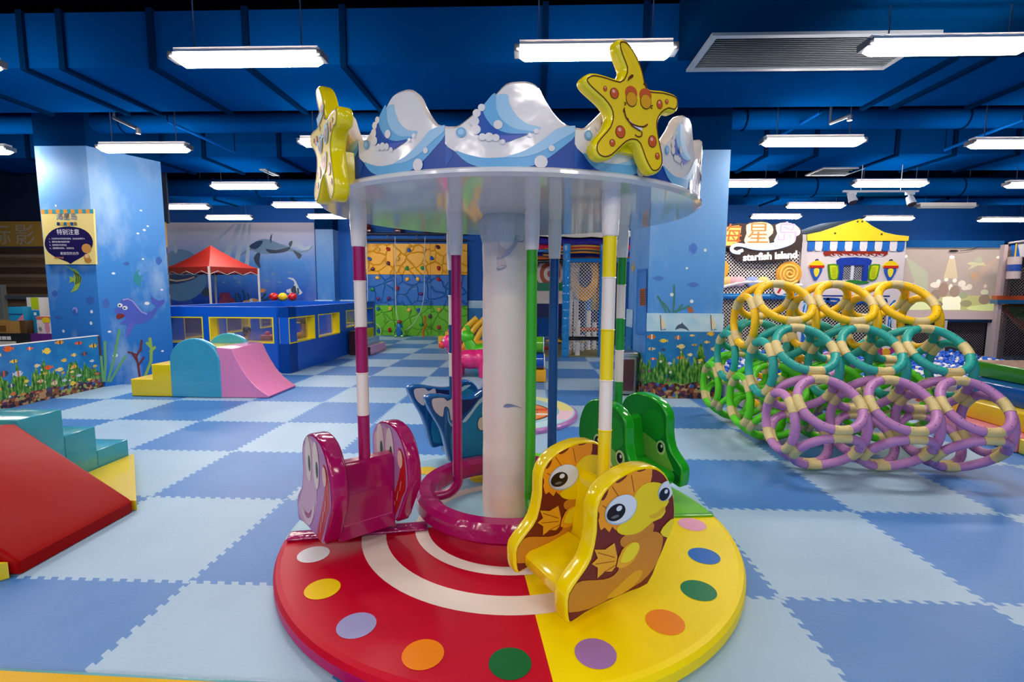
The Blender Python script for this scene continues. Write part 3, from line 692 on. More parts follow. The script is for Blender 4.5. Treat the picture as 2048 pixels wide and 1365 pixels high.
for a, z in prof_all:
    vs += [cylpt(a, ZB, R1), cylpt(a, z-.012, R1), cylpt(a, z, R1-.014), cylpt(a, z, R1-TH+.014), cylpt(a, z-.012, R1-TH), cylpt(a, ZB, R1-TH)]
fs = []
for i in range(n):
    j = (i+1) % n
    for q in range(5): fs.append((i*6+q, j*6+q, j*6+q+1, i*6+q+1))
crest.add(vs, fs, WHC, None, True)
def clip_strips(poly):
    """cut a 2-D outline into narrow vertical strips so it can wrap round the drum"""
    P0 = ccw(poly); P = [p for i, p in enumerate(P0) if (Vector(p)-Vector(P0[i-1])).length > 1e-4]
    bm = bmesh.new(); V_ = [bm.verts.new((x, y, 0)) for x, y in P]
    for tri in tessellate_polygon([[Vector((x, y, 0)) for x, y in P]]):
        try: bm.faces.new([V_[i] for i in tri])
        except ValueError: pass
    for i in range(1, 12):
        x = i/12
        bmesh.ops.bisect_plane(bm, geom=bm.verts[:]+bm.edges[:]+bm.faces[:], plane_co=(x,0,0), plane_no=(1,0,0))
    bm.verts.index_update(); r = ([(v.co.x, v.co.y) for v in bm.verts], [[v.index for v in f.verts] for f in bm.faces]); bm.free()
    return r
ART = []
def art(mat, pts, lay, sm=True): ART.append((mat, clip_strips([(max(0,min(1,u)), max(ZB, z)) for u, z in (smooth(wv(pts), 3) if sm else wv(pts))]), lay))
# sea below the foam line
zb = 800
art(NB, [(655,600),(670,650),(740,690),(840,740),(1000,760),(1180,720),(1290,640),(1380,560),(1380,zb+40),(1200,zb+30),(1020,zb+25),(850,zb+25),(655,zb+40)], 1, False)
art(DB, [(655,640),(720,700),(655,780)], 2, False)
art(MBL, [(730,680),(790,740),(880,772),(1000,786),(1110,770),(1210,730),(1300,665),(1380,598),(1380,560),(1290,600),(1180,660),(1060,705),(900,718),(800,700)], 2)
art(LB, [(1000,712),(1100,680),(1200,620),(1280,560),(1378,545),(1378,572),(1300,618),(1200,680),(1100,712)], 3)
# hollow of the breaker
art(LB, [(945,385),(1010,375),(1020,420),(1060,490),(1120,535),(1190,552),(1150,580),(1050,580),(980,530),(945,460)], 1)
art(MBL, [(945,368),(900,410),(872,455),(890,510),(940,560),(1020,590),(1120,588),(1150,575),(1050,560),(980,510),(950,450)], 2)
art(DB, [(872,462),(850,520),(838,570),(858,600),(878,608),(910,592),(945,592),(965,610),(1000,632),(1060,612),(1120,588),(1020,586),(940,556),(895,505)], 3)
art(PP, [(962,600),(1000,632),(1060,612),(1090,600),(1020,596)], 4)
for x, y, r, m_ in ((762,580,27,MBL),(762,580,17,LB),(960,540,25,WHC),(1190,740,36,WHC),(1247,667,17,WHC),(500,0,0,None)):
    if m_: art(m_, [(x+r*math.cos(t*PI/6), y+r*math.sin(t*PI/6)) for t in range(12)], 5 if m_ is not LB else 6, False)
for x, y, r in ((872,448,20),(846,478,22),(834,522,26),(842,566,26),(876,606,20),(912,606,24),(948,610,20),(985,632,14),(1130,596,12),(1165,574,14)):
    art(WHC, [(x+r*math.cos(t*PI/6), y+r*math.sin(t*PI/6)) for t in range(12)], 5, False)
for b0, b1 in zip(bounds[:-1], bounds[1:]):
    for mat, (vv, ff), lay in ART:
        r = R1+.0012*lay
        crest.add([cylpt(b0+(b1-b0)*u, z, r) for u, z in vv], ff, mat, None, True)
crest.build('wave_crest', car)
# ---- starfish
sz = 230/951
STAR = [(325,60),(345,52),(380,55),(430,95),(495,200),(540,320),(560,420),(590,462),(680,470),(760,490),(815,520),(830,580),(815,640),(780,660),(740,650),(690,680),(660,740),(665,810),(680,900),(700,1000),(700,1090),(660,1150),(610,1160),(575,1130),(530,1040),(490,930),(450,905),(400,920),(340,975),(280,1030),(220,1050),(160,1030),(125,970),(135,890),(190,820),(240,760),(260,690),(245,630),(190,560),(100,480),(50,420),(45,370),(90,332),(150,330),(230,350),(330,380),(365,345),(375,290),(340,200),(315,110)]
def starfish(ang, R_, glasses, turn=0):
    a = rad(-62); PLs = Plane2((CX+1.12*math.cos(a), CY+1.12*math.sin(a), 0), (-math.sin(a), math.cos(a), 0))
    def s(p): return PLs.px(p, 1150, 70, sz)
    a = rad(ang); w_ = rad(ang+turn); Q = Plane2((CX+R_*math.cos(a), CY+R_*math.sin(a), 0), (-math.sin(w_), math.cos(w_), 0)); X = Q.mat(0)
    dz = 0 if not glasses else -.08
    X = X @ Matrix.Translation((0, dz, 0))
    if glasses: X = X @ Matrix.Translation((0, 2.2, 0)) @ Matrix.Scale(1.09, 4) @ Matrix.Translation((0, -2.2, 0))
    SY = M('#F4CF14', rough=.38, spec=.4, bump=.5, bscale=7, vary=.07); BR_ = PR('#5A2614'); OR = PR('#CF5526'); HI = PR('#F0B09A'); SIDE = VIN('#F8E010'); OR2 = PR('#E0A016')
    b = MB(); out = smooth(s(STAR), 2); b.prism(out, -.03, .03, SY, X, side=SIDE, bev=.016)
    so = b.build('starfish', car)
    f = MB(); P = ccw(out); i1, i2 = offs(P, -.011), offs(P, -.0155); n = len(P)
    f.add([(x, y, .0312) for x, y in i1]+[(x, y, .0312) for x, y in i2], [(i, (i+1) % n, n+(i+1) % n, n+i) for i in range(n)], BR_, X)
    def el(x, y, rx, ry, m_, z, rot=0):
        c, rx2, ry2 = s([(x, y), (x+rx, y), (x, y+ry)]); f.ell(c[0], c[1], abs(rx2[0]-c[0]), abs(ry2[1]-c[1]), m_, X, .0305+z, 20, rot)
    for x, y, rx, ry in ((215,465,16,23),(290,503,37,46),(662,592,25,39),(720,570,14,21),(340,818,41,53),(274,907,24,31),(602,896,35,51),(644,1015,19,28)):
        el(x, y, rx, ry, BR_, .001); el(x, y, rx*.88, ry*.9, OR, .0015); el(x-rx*.2, y-ry*.35, rx*.35, ry*.3, HI, .002)
    if not glasses:
        for x, y in ((428,500), (545,520)):
            el(x, y, 50, 58, OR, .001); el(x+2, y+52, 46, 62, BR_, .0015); el(x+2, y+50, 42, 57, OR2, .002)
        f.line(s([(385,585),(368,578)]), .004, BR_, X, .033); f.line(s([(383,592),(370,600)]), .004, BR_, X, .033); f.line(s([(586,610),(604,602)]), .004, BR_, X, .033); f.line(s([(584,618),(600,628)]), .004, BR_, X, .033)
        f.flat(s(smooth([(398,405),(405,372),(430,350),(446,355),(440,375),(415,388)], 2)), BR_, X, .032); f.flat(s(smooth([(525,430),(535,415),(552,425),(562,452),(545,440)], 2)), BR_, X, .032)
        f.flat(s(smooth([(392,700),(440,750),(515,778),(508,812),(460,792),(415,752)], 2)), WHT, X, .032)
        f.line(s(smooth([(362,655),(372,622)], 2, False)), .006, BR_, X, .0325)
        f.line(s(smooth([(370,640),(385,700),(430,752),(500,776),(540,772),(562,755)], 3, False)), .006, BR_, X, .0325); f.line(s(smooth([(395,705),(430,765),(505,812)], 3, False)), .005, BR_, X, .033); f.line(s(smooth([(512,815),(512,850),(480,858),(458,840)], 3, False)), .005, BR_, X, .033)
    else:
        CY_ = PR('#7FC4DA')
        f.flat(s([(330,330),(545,330),(520,400),(360,420)]), CY_, X, .032); f.line(s([(330,330),(545,330),(520,400),(360,420)]), .005, BLK, X, .0325, True)
        f.flat(s([(455,300),(530,310),(525,380),(470,385)]), PR('#8A5A72'), X, .0325)
        for x in (405, 560): el(x, 590, 62, 82, CY_, .002); el(x, 595, 48, 66, PR('#2A2C50'), .0025); el(x-10, 580, 12, 40, HI, .003)
        f.line(s([(300,530),(360,575),(480,570),(620,520)]), .012, CY_, X, .033)
        f.flat(s(smooth([(400,740),(470,720),(560,735),(530,850),(470,880),(420,830)], 2)), PR('#D8C8A0'), X, .032); f.flat(s(smooth([(425,770),(480,750),(525,765),(500,840),(460,850)], 2)), PR('#B8482A'), X, .0325)
        f.flat(s(smooth([(395,470),(410,440),(425,450),(415,480)], 2)), BR_, X, .032); f.flat(s(smooth([(520,440),(540,430),(545,460)], 2)), BR_, X, .032)
    f.build('face_print', so)
    st = MB(); a0 = CX+(R1-.01)*math.cos(a), CY+(R1-.01)*math.sin(a)
    st.box(-.05, .05, 2.06, 2.18, -(R_-R1+.02), -.02, SIDE, X); st.build('mounting_pad', so)
starfish(-62, 1.115, False); starfish(229, 1.125, True, -13)
# ---- poles
def pole(x, y, z0, bands, name='pole', r=.031, sleeve=1.735, bend=None):
    """bands: list of (z_top, colour) downwards from the sleeve"""
    p = MB(); z = sleeve; 
    for zn, c in bands:
        m_ = M(c, rough=.3, coat=.2, vary=.04)
        p.cyl((x, y, zn), (x, y, z), r, m_, 16); p.lathe([(r, -.004), (r+.003, 0), (r, .004)], m_, (x, y, z), 16)
        z = zn
    if bend: p.tube(smooth([(x, y, z), (x, y, z-.05), (x+bend[0]*.35, y+bend[1]*.35, z-.105), (x+bend[0], y+bend[1], z-.12)], 4, False), r, M(bands[-1][1], rough=.3, coat=.2, vary=.04), 14)
    po = p.build(name, car)
    s_ = MB(); s_.lathe([(r+.002, sleeve-.005), (r+.006, sleeve), (r+.010, sleeve+.08), (r+.012, sleeve+.15), (r+.009, CZ)], WHV, (x, y, 0), 18); s_.build('pole_sleeve', po)
    return po
WB = '#F6EADC'
SEATS = [('pink', 212, MAG), ('blue', 122, BLU), ('green', 32, '#1C9A22'), ('yellow', 302, '#FAE000')]
def bandsof(c, x, y, pys, zend, px):
    out = []; cols = [c, WB]
    for i, py in enumerate(pys): out.append((atY(px, py, y).z, cols[i % 2]))
    out.append((zend, cols[len(pys) % 2])); return out
def ppos(a, R_=.9): return CX+R_*math.cos(rad(a)), CY+R_*math.sin(rad(a))
x, y = ppos(212); pole(x, y, .6, bandsof(MAG, x, y, [563, 655, 746, 831], .6, 708), 'striped_pole', sleeve=1.735)
x, y = ppos(122); pole(x, y, .6, bandsof('#0B5085', x, y, [592, 650, 707, 753], .6, 893), 'striped_pole', sleeve=1.665)
x, y = ppos(32); pole(x, y, .6, bandsof('#1E9A30', x, y, [571, 638, 701, 764], .6, 1243), 'striped_pole', sleeve=1.745)
x, y = ppos(302); pole(x, y, .6, bandsof('#FADF00', x, y, [556, 660, 761, 860], .6, 1222), 'striped_pole', sleeve=1.76)
for (ox, oy, c, bx, by, sl) in ((-.319+.0, -.085, MAG, -.15, -.04, 1.72), (.130, -.300, '#3CB020', .05, -.15, 1.735), (.275, .145, '#0A4C8C', .17, .08, 1.715), (-.1, .31, '#FADF00', -.05, .15, 1.72)):
    pole(CX+ox, CY+oy, .35, [(.36, c)], 'ring_pole', .03, sl, (bx, by))
# ---- hanging seats
YO = [(-.051,.763),(-.11,.735),(-.158,.686),(-.202,.589),(-.209,.47),(-.168,.399),(-.11,.30),(-.053,.218),(.06,.214),(.196,.21),(.30,.20),(.372,.184),(.392,.21),(.397,.262),(.391,.324),(.331,.386),(.284,.438),(.259,.543),(.257,.64),(.222,.704),(.155,.747),(.048,.772)]
YAWS = {212: 9, 32: 3}
def seat_frame(a):
    x, y = ppos(a); w_ = rad(a+YAWS.get(a, 0)); f = Vector((math.sin(w_), -math.cos(w_), 0)); s_ = Vector((math.cos(w_), math.sin(w_), 0))
    if a == 32: x += f.x*.05; y += f.y*.05
    return Vector((x, y, 0)), f, s_
def seat(nm, a, c, outline, artfn, dz=0, label=None):
    P0, f, s_ = seat_frame(a); so = sub('seat', car); so['label'] = label
    def XF(d): # (f, z, side) -> world
        return Matrix(((f.x, 0, s_.x, P0.x+s_.x*d), (f.y, 0, s_.y, P0.y+s_.y*d), (0, 1, 0, dz), (0,0,0,1)))
    v = VIN(c, .15); P = smooth(outline, 2)
    for d0, d1 in ((-.232, -.152), (.165, .25)):
        b = MB(); b.prism(P, 0, d1-d0, v, XF(d0), bev=.014)
        for X, inv in ((XF(d1+.0012), False), (XF(d0-.0012), True)): fc = offs(ccw(P), -.012); b.clip = fc; artfn(b, X, inv, fc)
        b.build('side_panel', so)
    back = [(-.045,.2),(-.045,.585),(-.03,.612),(.01,.618),(.035,.6),(.07,.33),(.1,.29),(.1,.2)]
    b = MB(); b.prism(back, -.153, .166, v, XF(0), bev=.012); 
    if nm == 'pink':
        fl = M(c, rough=.2, coat=.3, bump=.2, bscale=12)
        b.flat([(-.13,.27),(-.13,.44),(.14,.44),(.14,.27)], fl, XF(0) @ Matrix(((0,0,-1,-.0475),(0,1,0,0),(1,0,0,0),(0,0,0,1))))
        b.line([(-.13,.40),(-.13,.28),(.14,.28),(.14,.40)], .004, PR('#D85A96'), XF(0) @ Matrix(((0,0,-1,-.0485),(0,1,0,0),(1,0,0,0),(0,0,0,1))))
    b.build('backrest', so)
    cush = [(.08,.2),(.325,.2),(.342,.225),(.342,.265),(.32,.285),(.2,.3),(.09,.325)]
    MB().prism(cush, -.153, .166, v, XF(0), bev=.012).build('seat_pad', so)
# yellow goldfish artwork, drawn on the outer panel's real plane
P0y, fy_, sy_ = seat_frame(302); PY_ = Plane2(P0y+sy_*.25, fy_)
def yp(pts):
    out = []
    for x, y in pts:
        X = onplane(PY_.p0, PY_.n, 980+x*.381, 760+y*.381); out.append(((X-PY_.p0).dot(fy_), X.z))
    return out
MAR, ORG, HEAD, BODY, FIN, YFIN, LINE = PR('#74241A'), PR('#F5A018'), PR('#F2DA06'), PR('#D08A24'), PR('#F0AE22'), PR('#F4E020'), PR('#9A5414')
def art_yellow(b, X, inv, face):
    L = lambda i: Matrix.Translation((0, 0, (-1 if inv else 1)*.0008*i))
    def q(pts, m_, i, sm=2): b.flat(smooth(yp(pts), sm) if sm else yp(pts), m_, X @ L(i))
    b.flat(face, MAR, X)
    q([(560,700),(568,620),(600,560),(650,515),(700,485),(760,462),(840,458),(850,475),(840,545),(800,570),(770,640),(700,700),(690,760),(660,790),(640,770),(625,800),(600,775),(580,790),(570,750)], ORG, 1)
    for x, y, rx, ry, ro in ((600,598,14,36,.5),(690,515,32,15,-.4),(800,467,30,11,-.1),(563,715,9,24,0)):
        c, e, g = yp([(x,y),(x+rx,y),(x,y+ry)]); b.ell(c[0], c[1], abs(e[0]-c[0]), abs(g[1]-c[1]), MAR, X @ L(2), 0, 16, ro if inv else ro)
    for l in ([(640,560),(690,640)],[(740,500),(755,590)],[(590,660),(650,700)]): b.line(yp(l), .004, LINE, X @ L(2))
    q([(745,640),(765,590),(800,552),(850,536),(900,545),(930,570),(935,640),(915,670),(918,690),(895,725),(850,745),(790,795),(740,812),(690,812),(662,790),(680,760),(720,730),(745,690)], HEAD, 3)
    q([(830,712),(870,700),(900,668),(916,668),(912,690),(885,715),(850,728)], PR('#E2B81A'), 4)
    q([(700,820),(760,790),(850,745),(855,790),(820,830),(760,860),(700,880),(680,850)], BODY, 2)
    q([(800,830),(850,795),(895,810),(905,840),(890,910),(855,990),(790,1060),(700,1110),(620,1150),(520,1200),(415,1220),(405,1190),(410,1130),(430,1085),(480,1055),(560,1050),(620,1040),(670,1000),(690,900),(750,860)], BODY, 3)
    q([(760,1000),(800,1010),(740,1090),(650,1140),(610,1140),(660,1090)], PR('#E6AC20'), 4)
    q([(530,965),(562,935),(545,890),(600,890),(650,855),(665,930),(655,980),(635,1005),(600,1005),(560,1040),(562,985)], FIN, 4, 0)
    q([(660,980),(690,890),(740,850),(775,860),(780,890),(755,940),(710,980)], FIN, 5); q([(680,955),(710,880),(760,850),(780,870),(765,910),(730,950)], YFIN, 6)
    for l in ([(650,930),(560,905)],[(650,950),(550,965)],[(655,970),(590,1010)]): b.line(yp(l), .003, LINE, X @ L(6))
    q([(890,800),(925,750),(965,726),(968,790),(930,828)], YFIN, 4)
    for x, y, rx, ry, m_, i in ((685,680,82,76,PR('#AFC3CC'),5),(687,676,77,71,WHT,6),(657,694,48,44,PR('#1E1410'),7),(672,672,15,14,WHT,8),(650,716,20,8,PR('#6A6A6A'),8),(918,583,40,52,PR('#AFC3CC'),5),(920,580,36,48,WHT,6),(910,598,27,33,PR('#1A1A2A'),7),(918,584,9,11,WHT,8)):
        c, e, g = yp([(x,y),(x+rx,y),(x,y+ry)]); b.ell(c[0], c[1], abs(e[0]-c[0]), abs(g[1]-c[1]), m_, X @ L(i))
def elf(b, X, L, f_, z_, rx, ry, m_, i): b.ell(f_, z_, rx, ry, m_, X @ L(i))
def art_pink(b, X, inv, face):
    L = lambda i: Matrix.Translation((0, 0, (-1 if inv else 1)*.0008*i))
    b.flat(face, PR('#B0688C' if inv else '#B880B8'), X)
    b.flat(smooth([(-.18,.46),(-.14,.40),(-.02,.22),(.05,.22),(-.05,.40),(-.12,.55),(-.10,.66),(-.17,.62)], 2), PR('#C41C10'), X @ L(1))
    b.flat(smooth([(.02,.42),(.1,.30),(.22,.22),(.34,.22),(.37,.28),(.26,.42),(.23,.56),(.22,.66),(.1,.74),(.0,.70),(.02,.56)], 2), PR('#D8A8C4'), X @ L(1))
    for cx, r_ in ((.135,.052),(.01,.05)):
        elf(b, X, L, cx, .62, r_, .125, PR('#E8DCD4'), 3); elf(b, X, L, cx-.018, .60, .018, .045, PR('#1E4A44'), 4)
    elf(b, X, L, -.12, .6, .03, .05, PR('#E8C0B0'), 4)
    b.flat(smooth([(.06,.40),(.14,.33),(.24,.29),(.3,.30),(.26,.24),(.16,.24),(.08,.32)], 2), PR('#E6C8CC'), X @ L(3)); b.flat(smooth([(.1,.36),(.16,.31),(.25,.29),(.2,.27),(.13,.30)], 2), PR('#B05078'), X @ L(4))
    for f_, z_ in ((-.13,.48),(-.09,.41),(-.05,.34)): b.line([(f_,z_),(f_+.02,z_-.06)], .008, PR('#E4A890'), X @ L(4))
def art_green(b, X, inv, face):
    L = lambda i: Matrix.Translation((0, 0, (-1 if inv else 1)*.0008*i))
    b.flat(face, PR('#0E7A2C'), X)
    b.flat(smooth([(-.19,.5),(-.12,.36),(.0,.30),(.1,.38),(.2,.5),(.23,.64),(.14,.74),(.0,.76),(-.1,.72),(-.17,.62)], 2), PR('#12852A'), X @ L(1))
    b.flat(smooth([(.02,.56),(.1,.66),(.2,.66),(.24,.52),(.16,.46),(.05,.44)], 2), PR('#17932C'), X @ L(2))
    b.flat(smooth([(-.04,.46),(.0,.50),(.07,.485),(.14,.46),(.2,.44),(.25,.43),(.275,.37),(.33,.29),(.26,.285),(.13,.31),(.0,.36)], 2), PR('#78B84A'), X @ L(3))
    b.flat(smooth([(-.04,.38),(.06,.33),(.2,.29),(.34,.28),(.38,.25),(.36,.21),(.2,.23),(.0,.28)], 2), PR('#0B5A26'), X @ L(2))
    for f_, z_ in ((.0,.475),(.215,.42)): elf(b, X, L, f_, z_, .04, .052, PR('#B8D89A'), 4); elf(b, X, L, f_-.004, z_, .026, .036, PR('#101820'), 5); elf(b, X, L, f_+.006, z_+.012, .009, .012, WHT, 6)
P0b, fb_, sb_ = seat_frame(122); PB_ = Plane2(P0b-sb_*.152, fb_)
def bp_(pts):
    out = []
    for x, y in pts:
        X = onplane(PB_.p0, PB_.n, 810+x*.1465, 740+y*.1465); out.append(((X-PB_.p0).dot(fb_), X.z))
    return out
PB2 = Plane2(P0b-sb_*.232, fb_)
def bq(pts):
    out = []
    for x, y in pts:
        X = onplane(PB2.p0, PB2.n, 810+x*.1465, 740+y*.1465); out.append(((X-PB2.p0).dot(fb_), X.z))
    return out
BOUT = bq([(290,385),(330,362),(400,345),(500,345),(640,365),(790,382),(930,372),(1000,335),(1060,290),(1150,262),(1250,300),(1320,420),(1340,600),(1320,850),(1240,1060),(1130,1160),(1000,1195),(860,1215),(720,1262),(640,1275),(605,1210),(560,1020),(500,830),(420,690),(345,560),(298,450)])
def art_blue(b, X, inv, face):
    L = lambda i: Matrix.Translation((0, 0, (-1 if inv else 1)*.0008*i))
    def q(pts, m_, i, sm=2): b.flat(smooth(bq(pts), sm), m_, X @ L(i))
    b.flat(face, PR('#0C4F8E'), X)
    q([(640,1180),(620,900),(680,780),(800,700),(900,560),(1000,450),(1120,380),(1230,420),(1280,560),(1270,860),(1180,1060),(1040,1150),(800,1190)], PR('#1F7FAE'), 1)
    q([(780,700),(900,560),(1000,420),(1100,340),(1200,330),(1120,390),(1010,470),(920,590),(830,710)], PR('#A9C6DC'), 2)
    q([(600,395),(780,410),(920,410),(1000,380),(900,520),(800,620),(700,660),(640,560)], PR('#17245E'), 1)
    q([(375,400),(440,385),(530,385),(575,430),(640,390),(680,395),(690,560),(650,660),(625,690),(600,540),(560,500),(530,530),(515,640),(450,610),(390,540),(365,450)], PR('#C9C4C8'), 3)
    q([(530,1060),(535,700),(535,560),(560,510),(590,540),(600,640),(640,740),(680,760),(680,790),(620,770),(580,690),(570,900),(620,1150),(600,1150)], PR('#1B63A4'), 4)
    q([(575,560),(590,600),(605,700),(650,745),(680,750),(680,780),(620,765),(585,690)], PR('#7FB4D8'), 5)
    c = bq([(1040,735),(1095,735),(1040,835)]); elf(b, X, L, c[0][0], c[0][1], abs(c[1][0]-c[0][0]), abs(c[2][1]-c[0][1]), BLK, 4); elf(b, X, L, c[0][0], c[0][1], abs(c[1][0]-c[0][0])*.88, abs(c[2][1]-c[0][1])*.9, PR('#E0CDB8'), 5)
seat('pink', 212, MAG, YO, art_pink, label='pink hanging seat seen from behind, far left of the carousel')
seat('blue', 122, '#0F62A8', BOUT, art_blue, label='blue hanging seat with a toothy sea creature print')
seat('green', 32, '#1BA31E', YO, art_green, label='green hanging seat with frog faced side panels')
seat('yellow', 302, '#FADB00', YO, art_yellow, label='yellow hanging seat with goldfish faced side panels')
# ================================================================ foam hoop climbing frame
hf = thing('hoop_climbing_frame', 'pyramid of tied foam hoops in purple, green, teal and yellow', 'climbing frame', (3.1, 4.6, 0))
HS = .556; HR = .238; TR = .0355
FOAMC = {'p': M('#BE84BC', rough=.45, vary=.05), 'g': M('#5CD818', rough=.45), 't': M('#28A89C', rough=.45), 'y': M('#FCC400', rough=.45)}
TAPE = M('#DCC88A', rough=.55, vary=.1, vscale=20); STUDM = M('#5A3A5E', rough=.6)
def hoop_mesh(c):
    b = MB(); n = 48; m = 12; R = HR
    for i in range(n):
        a0, a1 = 2*PI*i/n, 2*PI*(i+1)/n; mid = (a0+a1)/2
        tape = min(abs(((mid-q*PI/2+PI) % (2*PI))-PI) for q in range(4)) < .2
        r = TR*1.07 if tape else TR
        vs = []
        for a in (a0, a1):
            for j in range(m):
                w = 2*PI*j/m; vs.append(((R+r*math.cos(w))*math.cos(a), (R+r*math.cos(w))*math.sin(a), r*math.sin(w)))
        b.add(vs, [(j, m+j, m+(j+1) % m, (j+1) % m) for j in range(m)], TAPE if tape else FOAMC[c], None, True)
    for i in range(16):      # small rivets
        a = 2*PI*(i+.5)/16
        b.ball((HR*math.cos(a), HR*math.sin(a), TR), .004, STUDM, 6, 4); b.ball((HR*math.cos(a), HR*math.sin(a), -TR), .004, STUDM, 6, 4)
    return b.build('hoop')
hm = {}
for c in 'pgty':
    o_ = hoop_mesh(c); hm[c] = o_.data; bpy.data.objects.remove(o_)
hx0 = atZ(1623.5, 937.5, .035).x; hy0 = atZ(1690, 937, .035).y; hh = HS/math.sqrt(2); hz0 = .04
cells = [(0, 1, 'ppp'), (2, 1, 'ggg'), (4, 1, 'gyp'), (1, 2, 'ttt'), (3, 2, 'ttt'), (2, 3, 'yyy')]
done = set()
def put(c, pos, rot):
    o_ = bpy.data.objects.new('hoop', hm[c]); COL.objects.link(o_); o_.parent = hf
    o_.location = Vector(pos)-hf.location; o_.rotation_euler = rot if not isinstance(rot, Matrix) else rot.to_euler()
for j, k, cs in cells:
    cy_, cz_ = hy0+j*hh, hz0+k*hh
    cc = cs[0] if k > 1 or j < 4 else 'y'
    for i in range(3):
        X_ = hx0+i*HS
        c = cs[i] if j == 4 else cs[0]
        for sy in (-1, 1):
            for sz_ in (-1, 1):
                key = (i, 2*j+sy, 2*k+sz_)
                if key in done: continue
                done.add(key)
                # slanted face between two cube edges
                put(c, (X_, cy_+sy*hh/2, cz_+sz_*hh/2), (rad(-45*sy*sz_), 0, 0))
    for i in range(4):
        c = cs[min(i, 2)] if j == 4 else cs[0]
        put(c, (hx0-HS/2+i*HS, cy_, cz_), Matrix.Rotation(PI/4, 3, 'X') @ Matrix.Rotation(PI/2, 3, 'Y'))
# ================================================================ soft play steps on the right
def soft(name, label, cat, pieces, loc):
    t = thing(name, label, cat, loc)
    for pn, fn in pieces: fn().build(pn, t)
    return t
def wedge(poly_xz, y0, y1, mat, bev=.015):
    """side outline in x-z extruded along y"""
    b = MB(); X = Matrix(((1,0,0,0),(0,0,-1,0),(0,1,0,0),(0,0,0,1)))
    return b.prism(poly_xz, -y1, -y0, mat, X, bev=bev, smooth=True)
# stepped platform on the right: pink, yellow, blue, green terraces rising to the right
t = thing('foam_step_block', 'stepped foam platform in pink, yellow, blue and green beside ball pit', 'soft play steps', (5.2, 5.0, 0))
for nm, x0, y0, y1, z0, z1, c in (('pink_step', 4.6, 4.645, 5.95, .003, .155, '#D88098'), ('yellow_end', 4.61, 4.35, 4.64, .003, .15, '#DCC23A'), ('yellow_step', 4.79, 4.2, 5.6, .155, .345, '#E6C012'), ('blue_step', 4.97, 4.15, 5.78, .345, .54, '#0F4C9A'), ('green_block', 5.22, 4.1, 5.9, .54, .715, '#2E7A14')):
    MB().box(x0, 6.4, y0, y1, z0, z1, VIN(c), None, .018).build(nm, t)
MB().box(5.24, 6.38, 4.12, 5.88, .714, .722, VIN('#C9A890')).build('beige_top', t)
# ================================================================ red ramp, teal steps and yellow corner, left foreground
t = thing('foam_climb_and_slide', 'red padded ramp joined to teal foam steps and yellow corner wedge', 'soft play slide', (-3.1, 2.75, 0))
REDV = M('#9C0000', rough=.45, spec=.1, bump=.25, bscale=5, vary=.06, vscale=3)
wedge([(-2.675,.005),(-2.675,.075),(-2.70,.1),(-3.44,.60),(-3.5,.60),(-3.5,.005)], 2.315, 3.085, REDV, .03).build('ramp', t)
wedge([(-4.4,.005),(-4.4,.59),(-3.5,.59),(-3.5,.005)], 2.31, 3.09, VIN('#E8C818')).build('platform', t)
b = MB(); TE = VIN('#3E98AC', .05)
for y0, y1, z in ((3.10, 3.42, .615), (3.42, 3.68, .41), (3.68, 3.98, .21)): b.box(-4.6, -3.46, y0, y1, .003, z, TE, bev=.008)
b.build('steps', t)
b = MB(); yv = VIN('#E9CF22', .03)
b.prism([(-3.45,3.095),(-2.665,3.095),(-3.45,4.02)], .003, .07, yv, smooth=False); b.build('corner_wedge', t)
MB().prism([(-3.45,2.305),(-3.45,1.5),(-2.7,2.305)], .003, .09, yv, smooth=False).build('corner_wedge', t)
# ---- low board at the very front
t = thing('foam_floor_board', 'low teal edged foam board with yellow and pink panels at bottom left', 'foam board', (-1.4, 1.4, 0))
X = Matrix.Translation((-1.1, 1.655, 0)) @ Matrix.Rotation(rad(-1.2), 4, 'Z')
MB().box(-1.6, .75, -.5, 0, .002, .05, VIN('#5FA4AC', .02), X, .008).build('board', t)
MB().box(-1.58, -.06, -.49, -.022, .05, .054, VIN('#E6B40C', .02), X).build('yellow_panel', t); MB().box(-.055, .74, -.49, -.022, .05, .054, VIN('#E0A8A8', .02), X).build('pink_panel', t)
# ================================================================ teal, yellow and pink slide, middle left
t = thing('foam_slide', 'small foam slide with teal arched sides, yellow steps and pink chute', 'soft play slide', (-4.5, 6.9, 0))
def xz(name, poly, y0, y1, mat, bev=.015): return wedge(poly, y0, y1, mat, bev).build(name, t)
arch = [(-4.955,.003),(-4.255,.003)]+[(-4.605+.35*math.cos(a), .5+.325*math.sin(a)) for a in [PI*i/14 for i in range(15)]]
TB = VIN('#3FA3C4', .04); PKV = M('#EA8CBE', rough=.12, bump=.35, bscale=11, coat=.3, vary=.04)
xz('side_panel', arch, 6.48, 6.56, TB); xz('side_panel', [(x+.02, z+.005) for x, z in arch], 7.22, 7.30, TB)
xz('steps', [(-5.545,.003),(-4.96,.003),(-4.96,.455),(-5.235,.455),(-5.235,.245),(-5.545,.245)], 6.5, 7.22, VIN('#F0D210', .03))
xz('platform', [(-4.95,.003),(-4.30,.003),(-4.30,.68),(-4.95,.68)], 6.565, 7.215, VIN('#E8D030', .03))
ch = [(-4.30,.003),(-3.60,.003),(-3.585,.03),(-3.68,.09),(-3.78,.17),(-3.88,.29),(-3.96,.42),(-4.03,.56),(-4.08,.685),(-4.30,.70)]
xz('chute', ch, 6.50, 7.28, PKV, .01)
